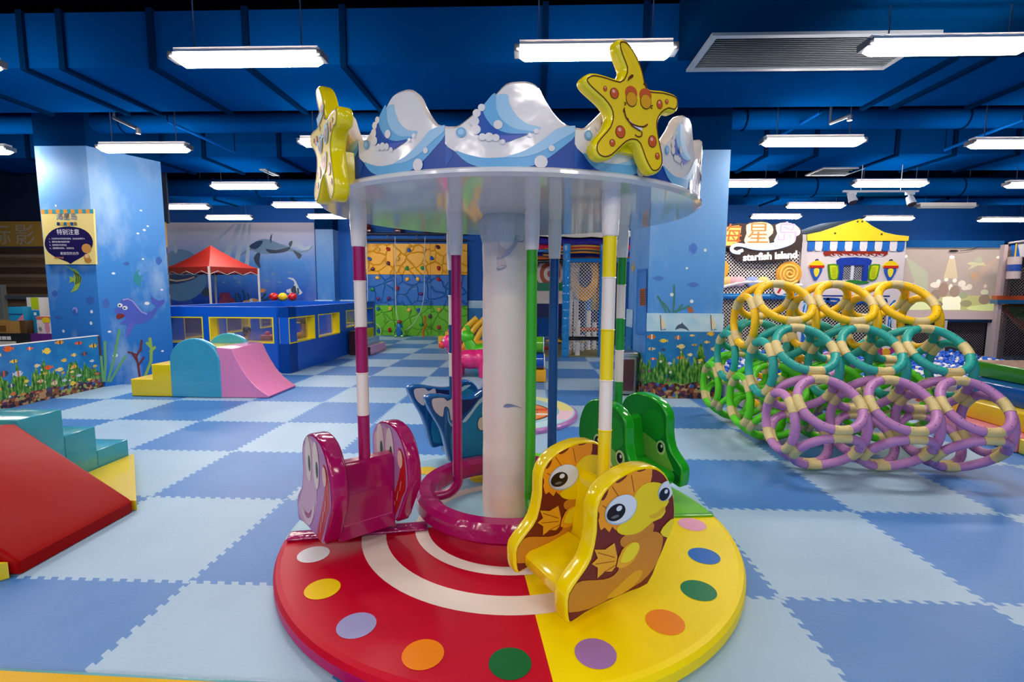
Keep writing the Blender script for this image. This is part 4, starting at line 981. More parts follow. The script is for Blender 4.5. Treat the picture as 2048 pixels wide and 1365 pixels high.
# ================================================================ blue walled play pit
BW = M('#085ACC', rough=.3, vary=.04, coat=.1); YWI = VIN('#FAE61E', .03)
CLEAR = bpy.data.materials.new('clear_sheet'); CLEAR.use_nodes = True; N, L = nodes_of(CLEAR)
for n_ in list(N): N.remove(n_)
ou = N.new('ShaderNodeOutputMaterial'); tr_ = N.new('ShaderNodeBsdfTransparent'); gl = N.new('ShaderNodeBsdfGlossy'); df = N.new('ShaderNodeBsdfDiffuse'); mx = N.new('ShaderNodeMixShader'); mx2 = N.new('ShaderNodeMixShader')
gl.inputs['Roughness'].default_value = .06; df.inputs['Color'].default_value = lin('#B8A8A8'); tr_.inputs['Color'].default_value = (.88,.86,.86,1)
nz = N.new('ShaderNodeTexNoise'); nz.inputs['Scale'].default_value = 3; ma = N.new('ShaderNodeMath'); ma.operation = 'MULTIPLY'; ma.inputs[1].default_value = .22; L.new(nz.outputs['Fac'], ma.inputs[0])
mx.inputs[0].default_value = .07; L.new(tr_.outputs[0], mx.inputs[1]); L.new(gl.outputs[0], mx.inputs[2]); L.new(ma.outputs[0], mx2.inputs[0]); L.new(mx.outputs[0], mx2.inputs[1]); L.new(df.outputs[0], mx2.inputs[2]); L.new(mx2.outputs[0], ou.inputs[0])
pit = thing('play_pit', 'blue padded play pit wall with yellow framed clear windows', 'play pit', (-5.4, 10.7, 0))
PZ = 1.18
def wall_with(p, q, wins, th=.2, zt=PZ):
    """padded wall from p to q (inside on the left), windows as (s0, s1, z0, z1) in metres along it"""
    p = Vector((*p, 0)); q = Vector((*q, 0)); u = (q-p).normalized(); Lw = (q-p).length; nn = Vector((-u.y, u.x, 0))
    X = Matrix(((u.x, nn.x, 0, p.x), (u.y, nn.y, 0, p.y), (0,0,1,0), (0,0,0,1)))
    b = MB(); edges = [0]+[e for w in wins for e in w[:2]]+[Lw]
    for i in range(0, len(edges), 2): b.box(edges[i], edges[i+1], 0, th, .003, zt, BW, X)
    for s0, s1, z0, z1 in wins: b.box(s0, s1, 0, th, .003, z0, BW, X); b.box(s0, s1, 0, th, z1, zt, BW, X)
    w_ = b.build('wall_panel', pit)
    for s0, s1, z0, z1 in wins:
        f = MB(); e = .022
        f.box(s0+.001, s0+e, -.004, th+.004, z0+.001, z1-.001, YWI, X).box(s1-e, s1-.001, -.004, th+.004, z0+.001, z1-.001, YWI, X).box(s0+e, s1-e, -.004, th+.004, z0+.001, z0+e, YWI, X).box(s0+e, s1-e, -.004, th+.004, z1-e, z1-.001, YWI, X)
        f.build('window_frame', w_); MB().box(s0+e, s1-e, th*.8, th*.8+.004, z0+e, z1-e, CLEAR, X).build('window_sheet', w_)
px0, px1_, py0, py1 = -6.75, -4.2, 8.5, 12.9
def wz(py_, y): return atY(400, py_, y).z
zw0, zw1 = .53, 1.0
def sx(a, y=8.5): return atY(a, 650, y).x
wall_with((px0, py0), (-4.5, py0), [(sx(300)-px0, sx(406)-px0, zw0, zw1), (sx(418)-px0, sx(547)-px0, zw0, zw1)], .24)
wall_with((-4.5, py0), (-4.24, 8.72), [])
def sy(a, x=-4.17): return atX(a, 650, x).y
wall_with((-4.24, 8.72), (-4.12, 12.9), [(sy(586)-8.72, sy(635)-8.72, zw0, zw1), (sy(641)-8.72, sy(681)-8.72, zw0, zw1), (sy(693)-8.72, sy(745)-8.72, .62, 1.02)], .17)
wall_with((-4.12, py1), (px0, py1), [(.35, 1.1, .6, 1.04), (1.45, 2.2, .6, 1.04)])
wall_with((px0, py1), (px0, py0), [(.4, 1.3, zw0, zw1), (1.7, 2.6, zw0, zw1), (3.0, 3.9, zw0, zw1)])
MB().box(px0+.17, -4.3, py0+.17, py1-.17, .003, .06, VIN('#2A62B0')).build('pit_floor', pit)
# toys in the pit
for (x, y, c, lab) in ((-5.05, 9.2, '#E05A8C', 'pink toy block inside the play pit near window corner'), (-4.75, 9.25, '#E8C02A', 'yellow toy block inside the play pit near window corner')):
    b = MB().box(-.11, .11, -.08, .08, 0, .12, VIN(c), Matrix.Translation((x, y, .5)), .02); b.ball((x, y, .64), .05, VIN(c), 12, 8)
    tag(b.build('toy_block', loc=(x, y, .06)), lab, 'toy')
tb = MB().box(-5.45, -4.55, 8.95, 9.45, .42, .495, VIN('#234A86'), None, .015)
for x in (-5.4, -4.6):
    for y in (9.0, 9.4): tb.cyl((x, y, .06), (x, y, .43), .025, VIN('#234A86'), 10)
tag(tb.build('play_table', loc=(-5, 9.2, .06)), 'low blue play table inside the pit holding the toy blocks', 'table')
for i, (px, c, lab) in enumerate(((548, '#C01818', 'red ball on the back rail of the play pit, leftmost of three'), (566, '#F0C818', 'yellow ball on the back rail of the play pit'), (585, '#B81420', 'red ball on the back rail of the play pit, rightmost of three'))):
    p = atY(px, 600, 12.82); b = MB().ball((p.x, 12.82, PZ+.108), (.115, .115, .108), VIN(c), 20, 12)
    tag(b.build('play_ball', loc=(p.x, 12.82, PZ)), lab, 'ball', 'balls on the play pit rail')
# steps up to the pit
t = thing('foam_steps', 'brown sided foam steps in yellow, light blue and pink by the play pit', 'soft play steps', (-3.9, 11.5, 0))
for nm, x0, x1, z, c in (('top_step', -4.1, -3.92, .55, '#E8D41E'), ('middle_step', -3.92, -3.78, .35, '#8CBCE0'), ('bottom_step', -3.78, -3.62, .19, '#E49AC4')):
    b = MB().box(x0, x1, 10.92, 12.1, .003, z, VIN(c, .03)).box(x0, x1, 10.90, 10.92, .003, z, VIN('#3A1A14', .03)); b.build(nm, t)
# ---- red canopy tent behind the pit
tp = Vector((-8.2, 12.3, 0)); e1 = Vector((.45, .893, 0)); e2 = Vector((-.893, .45, 0)); s1, s2 = 1.35, 2.1
cs = [tp, tp+e1*s1, tp+e1*s1+e2*s2, tp+e2*s2]; ap_ = (cs[0]+cs[2])/2+Vector((0,0,2.68))
t = thing('canopy_tent', 'red pop-up canopy on thin white legs behind the play pit', 'canopy tent', (cs[0]+cs[2])/2)
RC = M('#92160A', rough=.55, bump=.3, bscale=6, vary=.08)
b = MB(); ez, vz = 2.06, 1.90
for i in range(4):
    a, c = cs[i], cs[(i+1) % 4]; n = 8; rows = []
    for r in range(7):
        f_ = r/6; row = []
        for j in range(n+1):
            p = a.lerp(c, j/n); z = ez+(ap_.z-ez)*(f_**1.25); row.append(Vector((p.x+(ap_.x-p.x)*f_, p.y+(ap_.y-p.y)*f_, z)))
        rows.append(row)
    vs = [v for row in rows for v in row]; b.add(vs, [(r*(n+1)+j, r*(n+1)+j+1, (r+1)*(n+1)+j+1, (r+1)*(n+1)+j) for r in range(6) for j in range(n)], RC, None, True)
    b.add([a+Vector((0,0,vz)), c+Vector((0,0,vz)), c+Vector((0,0,ez)), a+Vector((0,0,ez))], [(0,1,2,3)], RC)
b.build('canopy', t)
for p in cs: MB().box(p.x-.02, p.x+.02, p.y-.02, p.y+.02, .003, ez, M('#D8D4D0', rough=.4)).build('leg', t)
b = MB()
for i in range(4):
    a, c = cs[i], cs[(i+1) % 4]; u = 6
    for j in range(u):
        b.cyl(a.lerp(c, j/u)+Vector((0,0,1.95 if j % 2 else 1.86)), a.lerp(c, (j+1)/u)+Vector((0,0,1.86 if j % 2 else 1.95)), .01, M('#B8B8B8', rough=.4), 6)
b.build('truss', t)
# ================================================================ climbing wall
cx0, cx1, cw = -5.56, -2.0, 15.74
cwall = thing('climbing_wall', 'three band climbing wall in yellow, blue and green with coloured holds', 'climbing wall', ((cx0+cx1)/2, cw, 0))
def rock(hx, hx2):
    m = bpy.data.materials.new('cast_rock_panel'); m.use_nodes = True; N, L = nodes_of(m); b_ = N['Principled BSDF']
    tc = N.new('ShaderNodeTexCoord'); vo = N.new('ShaderNodeTexVoronoi'); vo.feature = 'DISTANCE_TO_EDGE'; vo.inputs['Scale'].default_value = 3.2
    nz = N.new('ShaderNodeTexNoise'); nz.inputs['Scale'].default_value = 2; ad = N.new('ShaderNodeMixRGB'); ad.inputs[0].default_value = .25; L.new(tc.outputs['Object'], ad.inputs[1]); L.new(nz.outputs['Color'], ad.inputs[2]); L.new(ad.outputs[0], vo.inputs['Vector'])
    rp = N.new('ShaderNodeValToRGB'); rp.color_ramp.elements[0].position = 0; rp.color_ramp.elements[1].position = .06; L.new(vo.outputs['Distance'], rp.inputs[0])
    L.new(mixc(m, rp.outputs['Color'], lin(hx2), lin(hx)), b_.inputs['Base Color'])
    bp = N.new('ShaderNodeBump'); bp.inputs['Strength'].default_value = .6; bp.inputs['Distance'].default_value = .03; L.new(rp.outputs['Color'], bp.inputs['Height']); L.new(bp.outputs['Normal'], b_.inputs['Normal'])
    b_.inputs['Roughness'].default_value = .45
    return m
for zi, (c, c2) in enumerate((('#62B81A', '#4A9614'), ('#0F68BC', '#0C549A'), ('#F5B00C', '#D8940A'))):
    m_ = rock(c, c2)
    for i in range(3):
        w = (cx1-cx0)/3; MB().box(cx0+i*w+.004, cx0+(i+1)*w-.004, cw-.07, cw, zi*.985+.004, (zi+1)*.985-.004, m_).build('wall_panel', cwall)
HOLD = [(720,497,'o'),(756,499,'o'),(777,498,'r'),(818,500,'b'),(848,499,'o'),(876,494,'m'),(739,518,'b'),(776,527,'m'),(797,518,'o'),(864,517,'b'),(719,537,'m'),(745,538,'m'),(814,537,'g'),(844,536,'g'),(877,537,'r'),(728,561,'p'),(755,556,'o'),(815,559,'o'),(835,559,'o'),(877,559,'r'),(745,579,'g'),(795,577,'r'),(842,588,'p'),(725,597,'r'),(757,598,'p'),(777,597,'p'),(757,618,'b'),(781,618,'o'),(818,620,'o'),(837,621,'b'),(878,620,'o'),(860,633,'k'),(843,650,'g'),(779,660,'r'),(878,655,'r'),(757,662,'b')]
HC = {'o':'#F0B84A','r':'#B82A2A','b':'#2A62B4','m':'#5A1F2E','g':'#2A9A48','p':'#6A2A78','k':'#4A3A4A'}
rnd = random.Random(3)
for px, py, c in HOLD:
    p = atY(px, py, cw-.08); b = MB(); 
    for i in range(5):
        a = rnd.random()*2*PI; b.ball((p.x+.03*math.cos(a)*(i > 0), cw-.085, p.z+.03*math.sin(a)*(i > 0)), (.055-.004*i, .045, .055-.003*i), VIN(HC[c]), 10, 7)
    b.build('hold', cwall)
b = MB().cyl((cx0, cw-.12, 3.06), (cx1, cw-.12, 3.06), .03, M('#2A2622', rough=.5), 10).cyl((cx0, cw-.06, 3.26), (cx1, cw-.06, 3.26), .04, M('#24304A', rough=.5), 10)
for x in (-5.3, -4.55, -3.6, -2.7): b.cyl((x, cw-.12, 3.06), (x, cw-.06, 3.26), .015, M('#6A7078', rough=.5), 8)
b.build('top_rail', cwall)
for px in (738, 798, 857):
    p = atY(px, 470, cw-.12); b = MB().box(p.x-.1, p.x+.1, cw-.25, cw-.02, 3.28, 3.45, VIN('#5A1A14'), None, .02).cyl((p.x-.02, cw-.14, 3.45), (p.x-.02, cw-.14, 3.62), .08, VIN('#6A1E18'), 12)
    b.build('rope_winch', cwall)
ROPE = M('#C8D0D0', rough=.7)
def rope(lab, pxs, y=15.45):
    pts = smooth([atY(a, c, y-.002*i) for i, (a, c) in enumerate(pxs)], 4, False); b = MB().tube(pts, .011, ROPE, 6)
    tag(b.build('climbing_rope', loc=pts[-1]), lab, 'rope', 'climbing ropes')
rope('white rope pair hanging at left end of climbing wall', [(733,474),(734,520),(735,570),(735,612),(733,618),(728,600),(726,570),(731,520),(732,474)])
rope('white rope hanging down the middle of climbing wall', [(790,474),(791,530),(791,590),(793,625),(797,645)])
rope('white rope hanging near climbing wall right side with loose tail', [(850,474),(849,530),(848,590),(840,625),(825,650),(809,662)])
rope('short looped white rope by the green foot of climbing wall', [(752,648),(760,655),(761,668),(753,675)])
b = MB(); pts = [atY(x, y, 15.4) for x, y in ((849,632),(851,640),(848,645),(853,650),(849,656),(846,666),(847,674))]
b.tube(pts, .035, VIN('#C86A1E'), 8); tag(b.build('harness', loc=pts[-1]), 'orange harness hanging on a rope at climbing wall', 'harness')
p = atY(799, 660, 15.2)
h = thing('climbing_harness_bag', 'blue harness bag with green straps on the floor at climbing wall foot', 'bag', (p.x, 15.2, 0))
MB().ball((p.x, 15.2, .23), (.12, .1, .22), VIN('#1A6AB8'), 16, 10).build('body', h); 
for s_ in (-1, 1): MB().tube([(p.x+s_*.08, 15.15, .3), (p.x+s_*.17, 15.12, .12), (p.x+s_*.13, 15.1, .035), (p.x+s_*.05, 15.1, .035)], .03, VIN('#5AA82A'), 8).build('strap', h)
MB().ball((p.x, 15.2, .48), (.09, .08, .06), VIN('#8A3A1A'), 12, 8).build('flap', h)
# ---- skirting print along the far wall
for (a, b_, lab) in ((670, 712, 'printed aquarium skirting on the far wall, left of climbing wall'), (903, 1075, 'printed aquarium skirting on the far wall, right of climbing wall')):
    x0, x1 = atY(a, 640, 15.78).x, atY(b_, 640, 15.78).x; x0 = max(x0, -1.99) if a > 900 else x0; x1 = min(x1, cx0-.01) if a < 900 else x1
    tag(MB().box(x0, x1, 15.77, 15.79, .003, 1.15, aqua_mat(1.15)).build('aquarium_panel', loc=(x0, 15.78, 0)), lab, 'panel')
x0, x1 = atY(633, 640, 15.4).x, atY(668, 640, 15.4).x
tag(MB().box(x0, x1, 15.322, 15.345, .003, 1.15, aqua_mat(1.15)).build('aquarium_panel', loc=(x0, 15.33, 0)), 'printed aquarium skirting on narrow pillar beside the dolphin mural', 'panel')
# ================================================================ far mural on the back wall
YM = 15.76
PM = Plane2((-13, YM, 0), (1, 0, 0)); XM = PM.mat(.004); km = .27830
def pm_(pts): return PM.px(pts, 320, 420, km)
mw0, mw1 = -12.95, atY(630, 500, YM).x
mur = MB().box(mw0, mw1, YM, YM+.03, .003, 3.62, sea_mat('#E6E0EA', '#4A8CD6', '#0A3CB0', 3.7, 1.0, '#C8DCF0', .2, .7))
C1, C2, C3, C4, C5 = PR('#6F8FB0'), PR('#3B4A60'), PR('#A8C0D6'), PR('#2E4468'), PR('#C8D4E0')
def q(pts, m_, z=0, sm=2): mur.flat(smooth(pm_(pts), sm) if sm else pm_(pts), m_, XM, z)
q([(575,330),(610,295),(640,265),(690,225),(740,210),(790,215),(850,240),(920,262),(980,290),(1040,292),(1085,255),(1090,275),(1060,300),(1000,310),(940,300),(900,290),(830,310),(760,318),(700,310),(660,290),(620,310)], C1)
q([(760,280),(830,290),(900,275),(940,265),(920,295),(860,310),(790,312)], C2, .002); q([(640,262),(690,230),(740,222),(720,262),(680,285)], C4, .002)
q([(790,215),(795,190),(806,172),(803,205),(800,240)], C2, .003); q([(700,310),(675,345),(690,390),(725,420),(715,370),(722,315)], C2, .002)
q([(925,255),(940,225),(975,220),(1010,240),(1045,270),(1090,250),(1070,285),(1020,290),(970,262),(945,275)], C3, .004); q([(925,250),(935,228),(955,225),(940,270)], C2, .005)
q([(955,290),(990,305),(1020,325),(1000,355),(985,335)], C2, .003)
# smiling whale
q([(30,470),(50,330),(100,290),(160,285),(230,310),(290,380),(330,470),(330,540),(290,600),(220,645),(130,655),(60,630),(30,560)], PR('#5A88B4')); q([(30,480),(90,465),(170,468),(260,470),(285,465),(240,500),(160,525),(90,535),(30,525)], C4, .002)
mur.line(pm_([(60,500),(120,512),(200,500),(250,482)]), .05, PR('#B8A890'), XM, .004); q([(100,300),(112,185),(128,300)], PR('#9CB6D2'), .001); q([(300,590),(340,555),(385,620),(350,615),(325,625)], C2, .002)
# banner fish, clownfish, coral, weed
q([(910,575),(940,565),(965,540),(960,510),(915,490),(960,492),(985,530),(1000,565),(1025,595),(1000,612),(985,600),(950,622),(945,600),(915,595)], C5, .002); q([(940,568),(962,545),(975,548),(985,600),(960,605),(945,590)], C2, .003, 0); q([(985,560),(998,565),(1002,606),(988,604)], C2, .003, 0)
q([(715,578),(740,565),(760,578),(745,595),(720,592)], PR('#C8844A'), .002); q([(600,655),(640,648),(660,635),(690,640),(715,655),(700,675),(640,680),(605,675)], PR('#C89858'), .002); q([(645,640),(665,640),(670,680),(650,682)], C5, .003, 0)
for i, (x, y, r) in enumerate(((455,620,28),(480,640,36),(510,665,34),(450,665,26),(490,615,20))): mur.ell(*pm_([(x,y)])[0], r*.0046, r*.0046, PR('#8A4060' if i % 2 else '#7A3656'), XM, .002+.0008*i)
for a in ([(590,680),(575,640),(560,600)],[(600,680),(610,620),(590,575)],[(615,680),(640,640),(630,600)],[(700,660),(740,630),(760,600)],[(720,665),(770,640),(800,610)],[(560,680),(540,640),(545,600)]): mur.line(pm_(a), .05, PR('#1F4A4A'), XM, .001)
for x, y in ((405,500),(460,520),(500,470),(540,490),(570,520),(520,450),(770,515),(860,520),(812,460),(930,450)): mur.flat(pm_([(x-15,y),(x,y-8),(x+12,y),(x+18,y-6),(x+18,y+7),(x+12,y),(x,y+8)]), C1, XM, .001)
# slanting light rays as paler paint
for a in ([(560,100),(590,100),(470,420),(420,400)],[(600,100),(620,100),(560,430),(520,425)],[(530,100),(548,100),(350,300),(320,280)],[(640,100),(655,100),(640,400),(610,400)]): mur.flat(pm_(a), PR('#A9BED8'), XM, .0005)
tag(mur.build('ocean_mural', loc=(-9, YM, 0)), 'painted ocean mural with dolphins and a smiling whale on the far left wall', 'mural')
a, b_ = atY(633, 500, 15.4).x, atY(668, 500, 15.4).x
struct(MB().box(a, b_, 15.35, 15.78, 0, 3.36, sea_mat('#6F9CD0', '#3E80C8', '#2E70BE', 3.4, .3, amt=.2)).box(a, b_, 15.35, 15.78, 3.36, ZC, DUCTD), 'pillar')
# ================================================================ shop front on the far left
sh = thing('shop_front', 'closed brown shop front with large characters on sign board, far left', 'shop front', (-9.5, 9.6, 0))
yS = 9.6; zS0, zS1 = atY(40, 493, yS).z, atY(40, 443, yS).z
MB().box(-15, -7.3, yS, yS+.12, zS0, zS1, PAINT('#B08436')).build('sign_board', sh)
tx = MB(); GC = PR('#B0A488')
for ch_, px in (('\u6807', 2), ('\u5f71', 50)):
    c = atY(px, 473, yS-.01); tx.text(ch_, .44, GC, Matrix.Translation(c) @ Matrix.Rotation(PI/2, 4, 'X'), .006)
tx.build('sign_lettering', sh)
sl = MB(); SB = [PAINT(c) for c in ('#6A5038', '#7A6248', '#4C3A28', '#8A7258')]
nS = 34; zt_ = zS0-.02
for i in range(nS):
    z0 = .05+(zt_-.05)*i/nS; z1 = .05+(zt_-.05)*(i+1)/nS; sl.box(-15, -7.3, yS+.06+.012*(i % 2), yS+.1, z0, z1, SB[(i*7+i//3) % 4])
sl.build('slat_shutter', sh)
zr = atY(60, 595, yS).z
MB().box(-15, -7.3, yS+.0, yS+.06, zr-.04, zr+.04, M('#6A747A', rough=.4, metal=.3)).build('metal_rail', sh)
xp = atY(6, 600, yS).x; MB().box(xp-.08, xp+.04, yS-.06, yS+.05, .003, atY(6, 570, yS).z, M('#8E9288', rough=.5)).build('metal_post', sh)
struct(MB().box(-15, -7.25, yS+.12, yS+.16, zS1-.02, ZC, PAINT('#15263F')), 'trim_1')
# stock boxes on a table behind the hoarding
yT = 7.9; zT = atY(40, 690, yT).z
tb = thing('stock_table', 'white topped table edge showing behind the hoarding at far left', 'table', (-7.6, yT, 0))
MB().box(-9.6, -7.3, yT-.35, yT+.45, zT-.04, zT, M('#D0CCC8', rough=.5)).build('tabletop', tb)
for x in (-9.5, -7.4):
    for y in (yT-.3, yT+.4): MB().box(x-.03, x+.03, y-.03, y+.03, .003, zT-.04, M('#8A8E92', rough=.5)).build('leg', tb)
def carton(label, x0p, x1p, ytop, ybot, c, zb, y=yT, side=None, dep=.3, extra=None, name='carton'):
    a, b_ = atY(x0p, 650, y), atY(x1p, 650, y); zt2 = zb+(ybot-ytop)/975*y
    t = MB().box(a.x, b_.x, y-.02, y+dep, zb, zt2, M(c, rough=.5), None, .004)
    if side: t.box(a.x, a.x+(b_.x-a.x)*side[0], y-.024, y-.02, zb+.004, zt2-.004, M(side[1], rough=.5))
    if extra: extra(t, a.x, b_.x, y-.026, zb, zt2)
    tag(t.build(name, loc=((a.x+b_.x)/2, y+dep/2, zb)), label, 'box'); return zt2
def ex_black(t, x0, x1, y, z0, z1):
    for i in range(6): t.box(x0+.05+i*.085, x0+.12+i*.085, y, y+.004, z1-.11, z1-.05, PR('#D8D8D8'))
    t.box(x0+.08, x1-.25, y, y+.004, z0, z0+.06, PR('#C8C4BC'))
z1 = carton('black carton with white lettering under the brown carton, far left', -40, 60, 668, 692, '#15181A', zT, extra=ex_black)
carton('purple box under the tall striped boxes, beside black carton', 61, 107, 668, 692, '#5A1E78', zT)
def ex_card(t, x0, x1, y, z0, z1): t.box(x0+(x1-x0)*.45, x0+(x1-x0)*.62, y, y+.004, z0+.03, z1-.08, PR('#6A4820'))
z2 = carton('plain brown cardboard carton on top of the black carton', -30, 41, 642, 668, '#A07838', z1, extra=ex_card)
carton('dark brown carton beside the plain brown carton', 42, 54, 641, 668, '#5A3E1E', z1)
def ex_cy(t, x0, x1, y, z0, z1): t.box(x0, x1, y, y+.004, z0+(z1-z0)*.45, z0+(z1-z0)*.52, PR('#2A4A8A')); t.add([(x1-.12,y-.001,z0+.01),(x1,y-.001,z0+.01),(x1,y-.001,z0+.12)], [(0,1,2)], PR('#E08090'))
carton('cyan gift box on top of the brown carton, far left', 22, 52, 608, 637, '#1F96C0', z2, extra=ex_cy)
def ex_tall(t, x0, x1, y, z0, z1): t.box(x0+(x1-x0)*.38, x1, y, y+.004, z0+(z1-z0)*.0, z0+(z1-z0)*.64, PR('#1A86B4')); t.box(x0+(x1-x0)*.38, x1, y, y+.004, z0+(z1-z0)*.67, z1, PR('#B8CC1E')); t.box(x0+(x1-x0)*.55, x0+(x1-x0)*.75, y-.002, y, z0+(z1-z0)*.5, z0+(z1-z0)*.58, PR('#E8E8E8'))
carton('tall white, lime and blue toy box standing on the purple box', 60, 84, 595, 668, '#D8D4CC', z1, y=yT+.14, dep=.16, extra=ex_tall)
def ex_pk(t, x0, x1, y, z0, z1):
    t.box(x0, x1, y, y+.004, z1-.05, z1, PR('#D8705A')); t.ell((x0+x1)/2+.05, (z0+z1)/2+.08, .07, .05, PR('#E8C81E'), Matrix(((1,0,0,0),(0,0,-1,y-.001),(0,1,0,0),(0,0,0,1)))); t.ell((x0+x1)/2+.06, z0+.1, .04, .09, PR('#D88AA8'), Matrix(((1,0,0,0),(0,0,-1,y-.002),(0,1,0,0),(0,0,0,1)))); t.ell(x0+.06, z0+.08, .03, .035, PR('#8A8A8A'), Matrix(((1,0,0,0),(0,0,-1,y-.002),(0,1,0,0),(0,0,0,1))))
carton('white and pink toy box with yellow burst against left pillar', 76, 104, 632, 668, '#E4D4D0', z1, y=yT, dep=.12, extra=ex_pk)
# ================================================================ notice poster on the left pillar
P6 = Plane2((A.x, A.y-.035, 0), (1,0,0)); X6 = P6.mat(.0)
def pp_(pts): return P6.px(pts, 70, 410, .2271)
po = MB(); cs_ = pp_([(50,42),(512,38),(536,524),(92,524)]); po.prism([cs_[3], cs_[2], cs_[1], cs_[0]], -.03, 0, PR('#EED98A'), X6, smooth=False)
lft, rgt, tp_, bt = cs_[0][0], cs_[1][0], cs_[1][1], cs_[2][1]
def lerp2(a, b, t): return (a[0]+(b[0]-a[0])*t, a[1]+(b[1]-a[1])*t)
for i in range(14): 
    a0, a1 = lerp2(cs_[0], cs_[1], i/14), lerp2(cs_[0], cs_[1], (i+1)/14); b0, b1 = (a0[0]+.003, a0[1]-.062), (a1[0]+.003, a1[1]-.062)
    po.flat([a0, a1, b1, b0], PR('#3E9AA8' if i % 2 else '#EE9A3C'), X6, .001)
NV = PR('#1C1650')
po.flat(smooth(pp_([(300,190),(400,205),(470,245),(505,300),(510,345),(490,400),(430,450),(370,485),(335,505),(313,521),(290,505),(250,490),(180,460),(120,420),(90,370),(86,330),(100,280),(150,225),(220,198)]), 2), NV, X6, .001)
def tx6(s_, x, y, sz_, c, al='CENTER', b=.0):
    p = pp_([(x,y)])[0]; po.text(s_, sz_, PR(c), X6 @ Matrix.Translation((p[0], p[1], .0025)), .0005, al, b)
tx6('\u7279\u522b\u6ce8\u610f', 292, 243, .088, '#E8E4F0')
tx6('1\u3001\u513f\u7ae5\u8fdb\u573a\u5fc5\u987b\u6709\u5bb6\u957f\u966a\u540c\uff0c\u8bf7\u52ff\u5c06\u98df\u7269\u5e26\u5165', 122, 299, .027, '#D8D4E4', 'LEFT'); tx6('2\u3001\u8bf7\u52ff\u5728\u573a\u5185\u8ffd\u9010\u6253\u95f9', 124, 327, .03, '#D8D4E4', 'LEFT'); tx6('3\u3001\u8bf7\u4fdd\u7ba1\u597d\u8d35\u91cd\u7269\u54c1', 128, 355, .028, '#D8D4E4', 'LEFT'); tx6('4\u3001\u8bf7\u6309\u987a\u5e8f\u6e38\u73a9\uff0c\u6ce8\u610f\u5b89\u5168', 130, 383, .03, '#D8D4E4', 'LEFT')
tx6('\u8c22\u8c22\u60a8\u7684\u5408\u4f5c', 305, 430, .048, '#D8D4E4'); tx6('\u6d77\u661f\u5c9b\u4e50\u56ed', 210, 467, .03, '#E08A5A')
tx6('\u6d77\u661f\u5c9b', 280, 108, .11, '#4FA8C0'); tx6('\u6d77\u661f\u5c9b', 281, 107, .1, '#E8A0A8')
for i, c in enumerate(('#1C3A6A', '#C8A83A', '#1F6A8A', '#C88A3A', '#1C4A8A', '#8A6A3A')): p = pp_([(206+i*30, 168)])[0]; po.flat([(p[0]-.022,p[1]-.025),(p[0]+.022,p[1]-.025),(p[0]+.022,p[1]+.025),(p[0]-.022,p[1]+.025)], PR(c), X6, .002)
# plain round cartoon child replaced by a simple tan figure blot
for x, y, rx, ry, c, z in ((455,385,.075,.07,'#C8904A',.002),(458,465,.05,.055,'#C8904A',.002),(468,490,.055,.04,'#B8803E',.0025),(458,452,.03,.03,'#E0C090',.003)): p = pp_([(x,y)])[0]; po.ell(p[0], p[1], rx, ry, PR(c), X6, z)
tag(po.build('notice_poster', loc=(cs_[0][0]+A.x+.3, A.y-.035, cs_[2][1])), 'cream notice poster with navy speech bubble and white writing on left pillar', 'poster')
# ================================================================ middle play frame behind the column
YF1 = 11.0
pf = thing('net_play_frame', 'blue padded play frame with white nets behind the yellow pole', 'play frame', (1.2, YF1, 0))
BP = VIN('#1B86CC', .25); BP2 = VIN('#1470B4', .1)
def padpost(mb, x, y, z0, z1, r=.075, m_=BP):
    z = z0; prof = []
    while z < z1: prof += [(r*.93, z), (r, z+.03), (r, z+.15), (r*.93, z+.18)]; z += .18
    mb.lathe([(.001, z0)]+prof+[(.001, z1)], m_, (x, y, 0), 14)
def X11(px, y=YF1): return atY(px, 650, y).x
def Z11(py, y=YF1): return atY(1130, py, y).z
for px, top_ in ((1131, 500), (1204, 500)):
    b = MB(); padpost(b, X11(px), YF1, .003, Z11(top_), .085); b.build('post', pf)
b = MB(); padpost(b, X11(1192), 12.6, .003, 2.7, .085); b.build('post', pf)
b = MB(); padpost(b, X11(1062), 12.6, .003, 2.5, .085); b.build('post', pf)
def beam(p, q, r, m_): MB().cyl(p, q, r, m_, 14).build('beam', pf)
beam((X11(1131), YF1, Z11(521)), (X11(1400), YF1, Z11(521)), .05, BP2); beam((X11(1120), YF1, Z11(677)), (X11(1210), YF1, Z11(677)), .045, VIN('#151515')); beam((X11(1050), YF1+.1, Z11(524)), (X11(1131), YF1+.1, Z11(521)), .045, VIN('#1A1614'))
beam((X11(1040), YF1+.3, Z11(500)), (X11(1260), YF1+.3, Z11(500)), .035, BP2); beam((X11(1040), 12.6, Z11(506)), (X11(1200), 12.6, Z11(506)), .035, BP2)
def net(mb, p, u, v, w, h, sp, r, mat):
    """diamond netting: two sets of crossing cords over a w x h panel"""
    p, u, v = Vector(p), Vector(u).normalized(), Vector(v).normalized()
    for s_ in (1, -1):
        c = -h if s_ > 0 else 0
        while c < w+(0 if s_ > 0 else h):
            # line x = c + s*y for y in 0..h
            y0, y1 = 0.0, h
            if s_ > 0: y0 = max(0, -c); y1 = min(h, w-c)
            else: y0 = max(0, c-w); y1 = min(h, c)
            if y1-y0 > .01: mb.tube([p+u*(c+s_*y0)+v*y0, p+u*(c+s_*y1)+v*y1], r, mat, 3, cap=False)
            c += sp
NETW = M('#D2D2CE', rough=.7)
b = MB(); net(b, (X11(1137), YF1, Z11(700)), (1,0,0), (0,0,1), X11(1205)-X11(1137), Z11(522)-Z11(700), .075, .0055, NETW); b.build('side_net', pf)
b = MB(); net(b, (X11(1137), 11.5, Z11(606)), (1,0,0), (0,0,1), .27, Z11(524)-Z11(606), .05, .008, NETW); b.build('rope_net', pf)
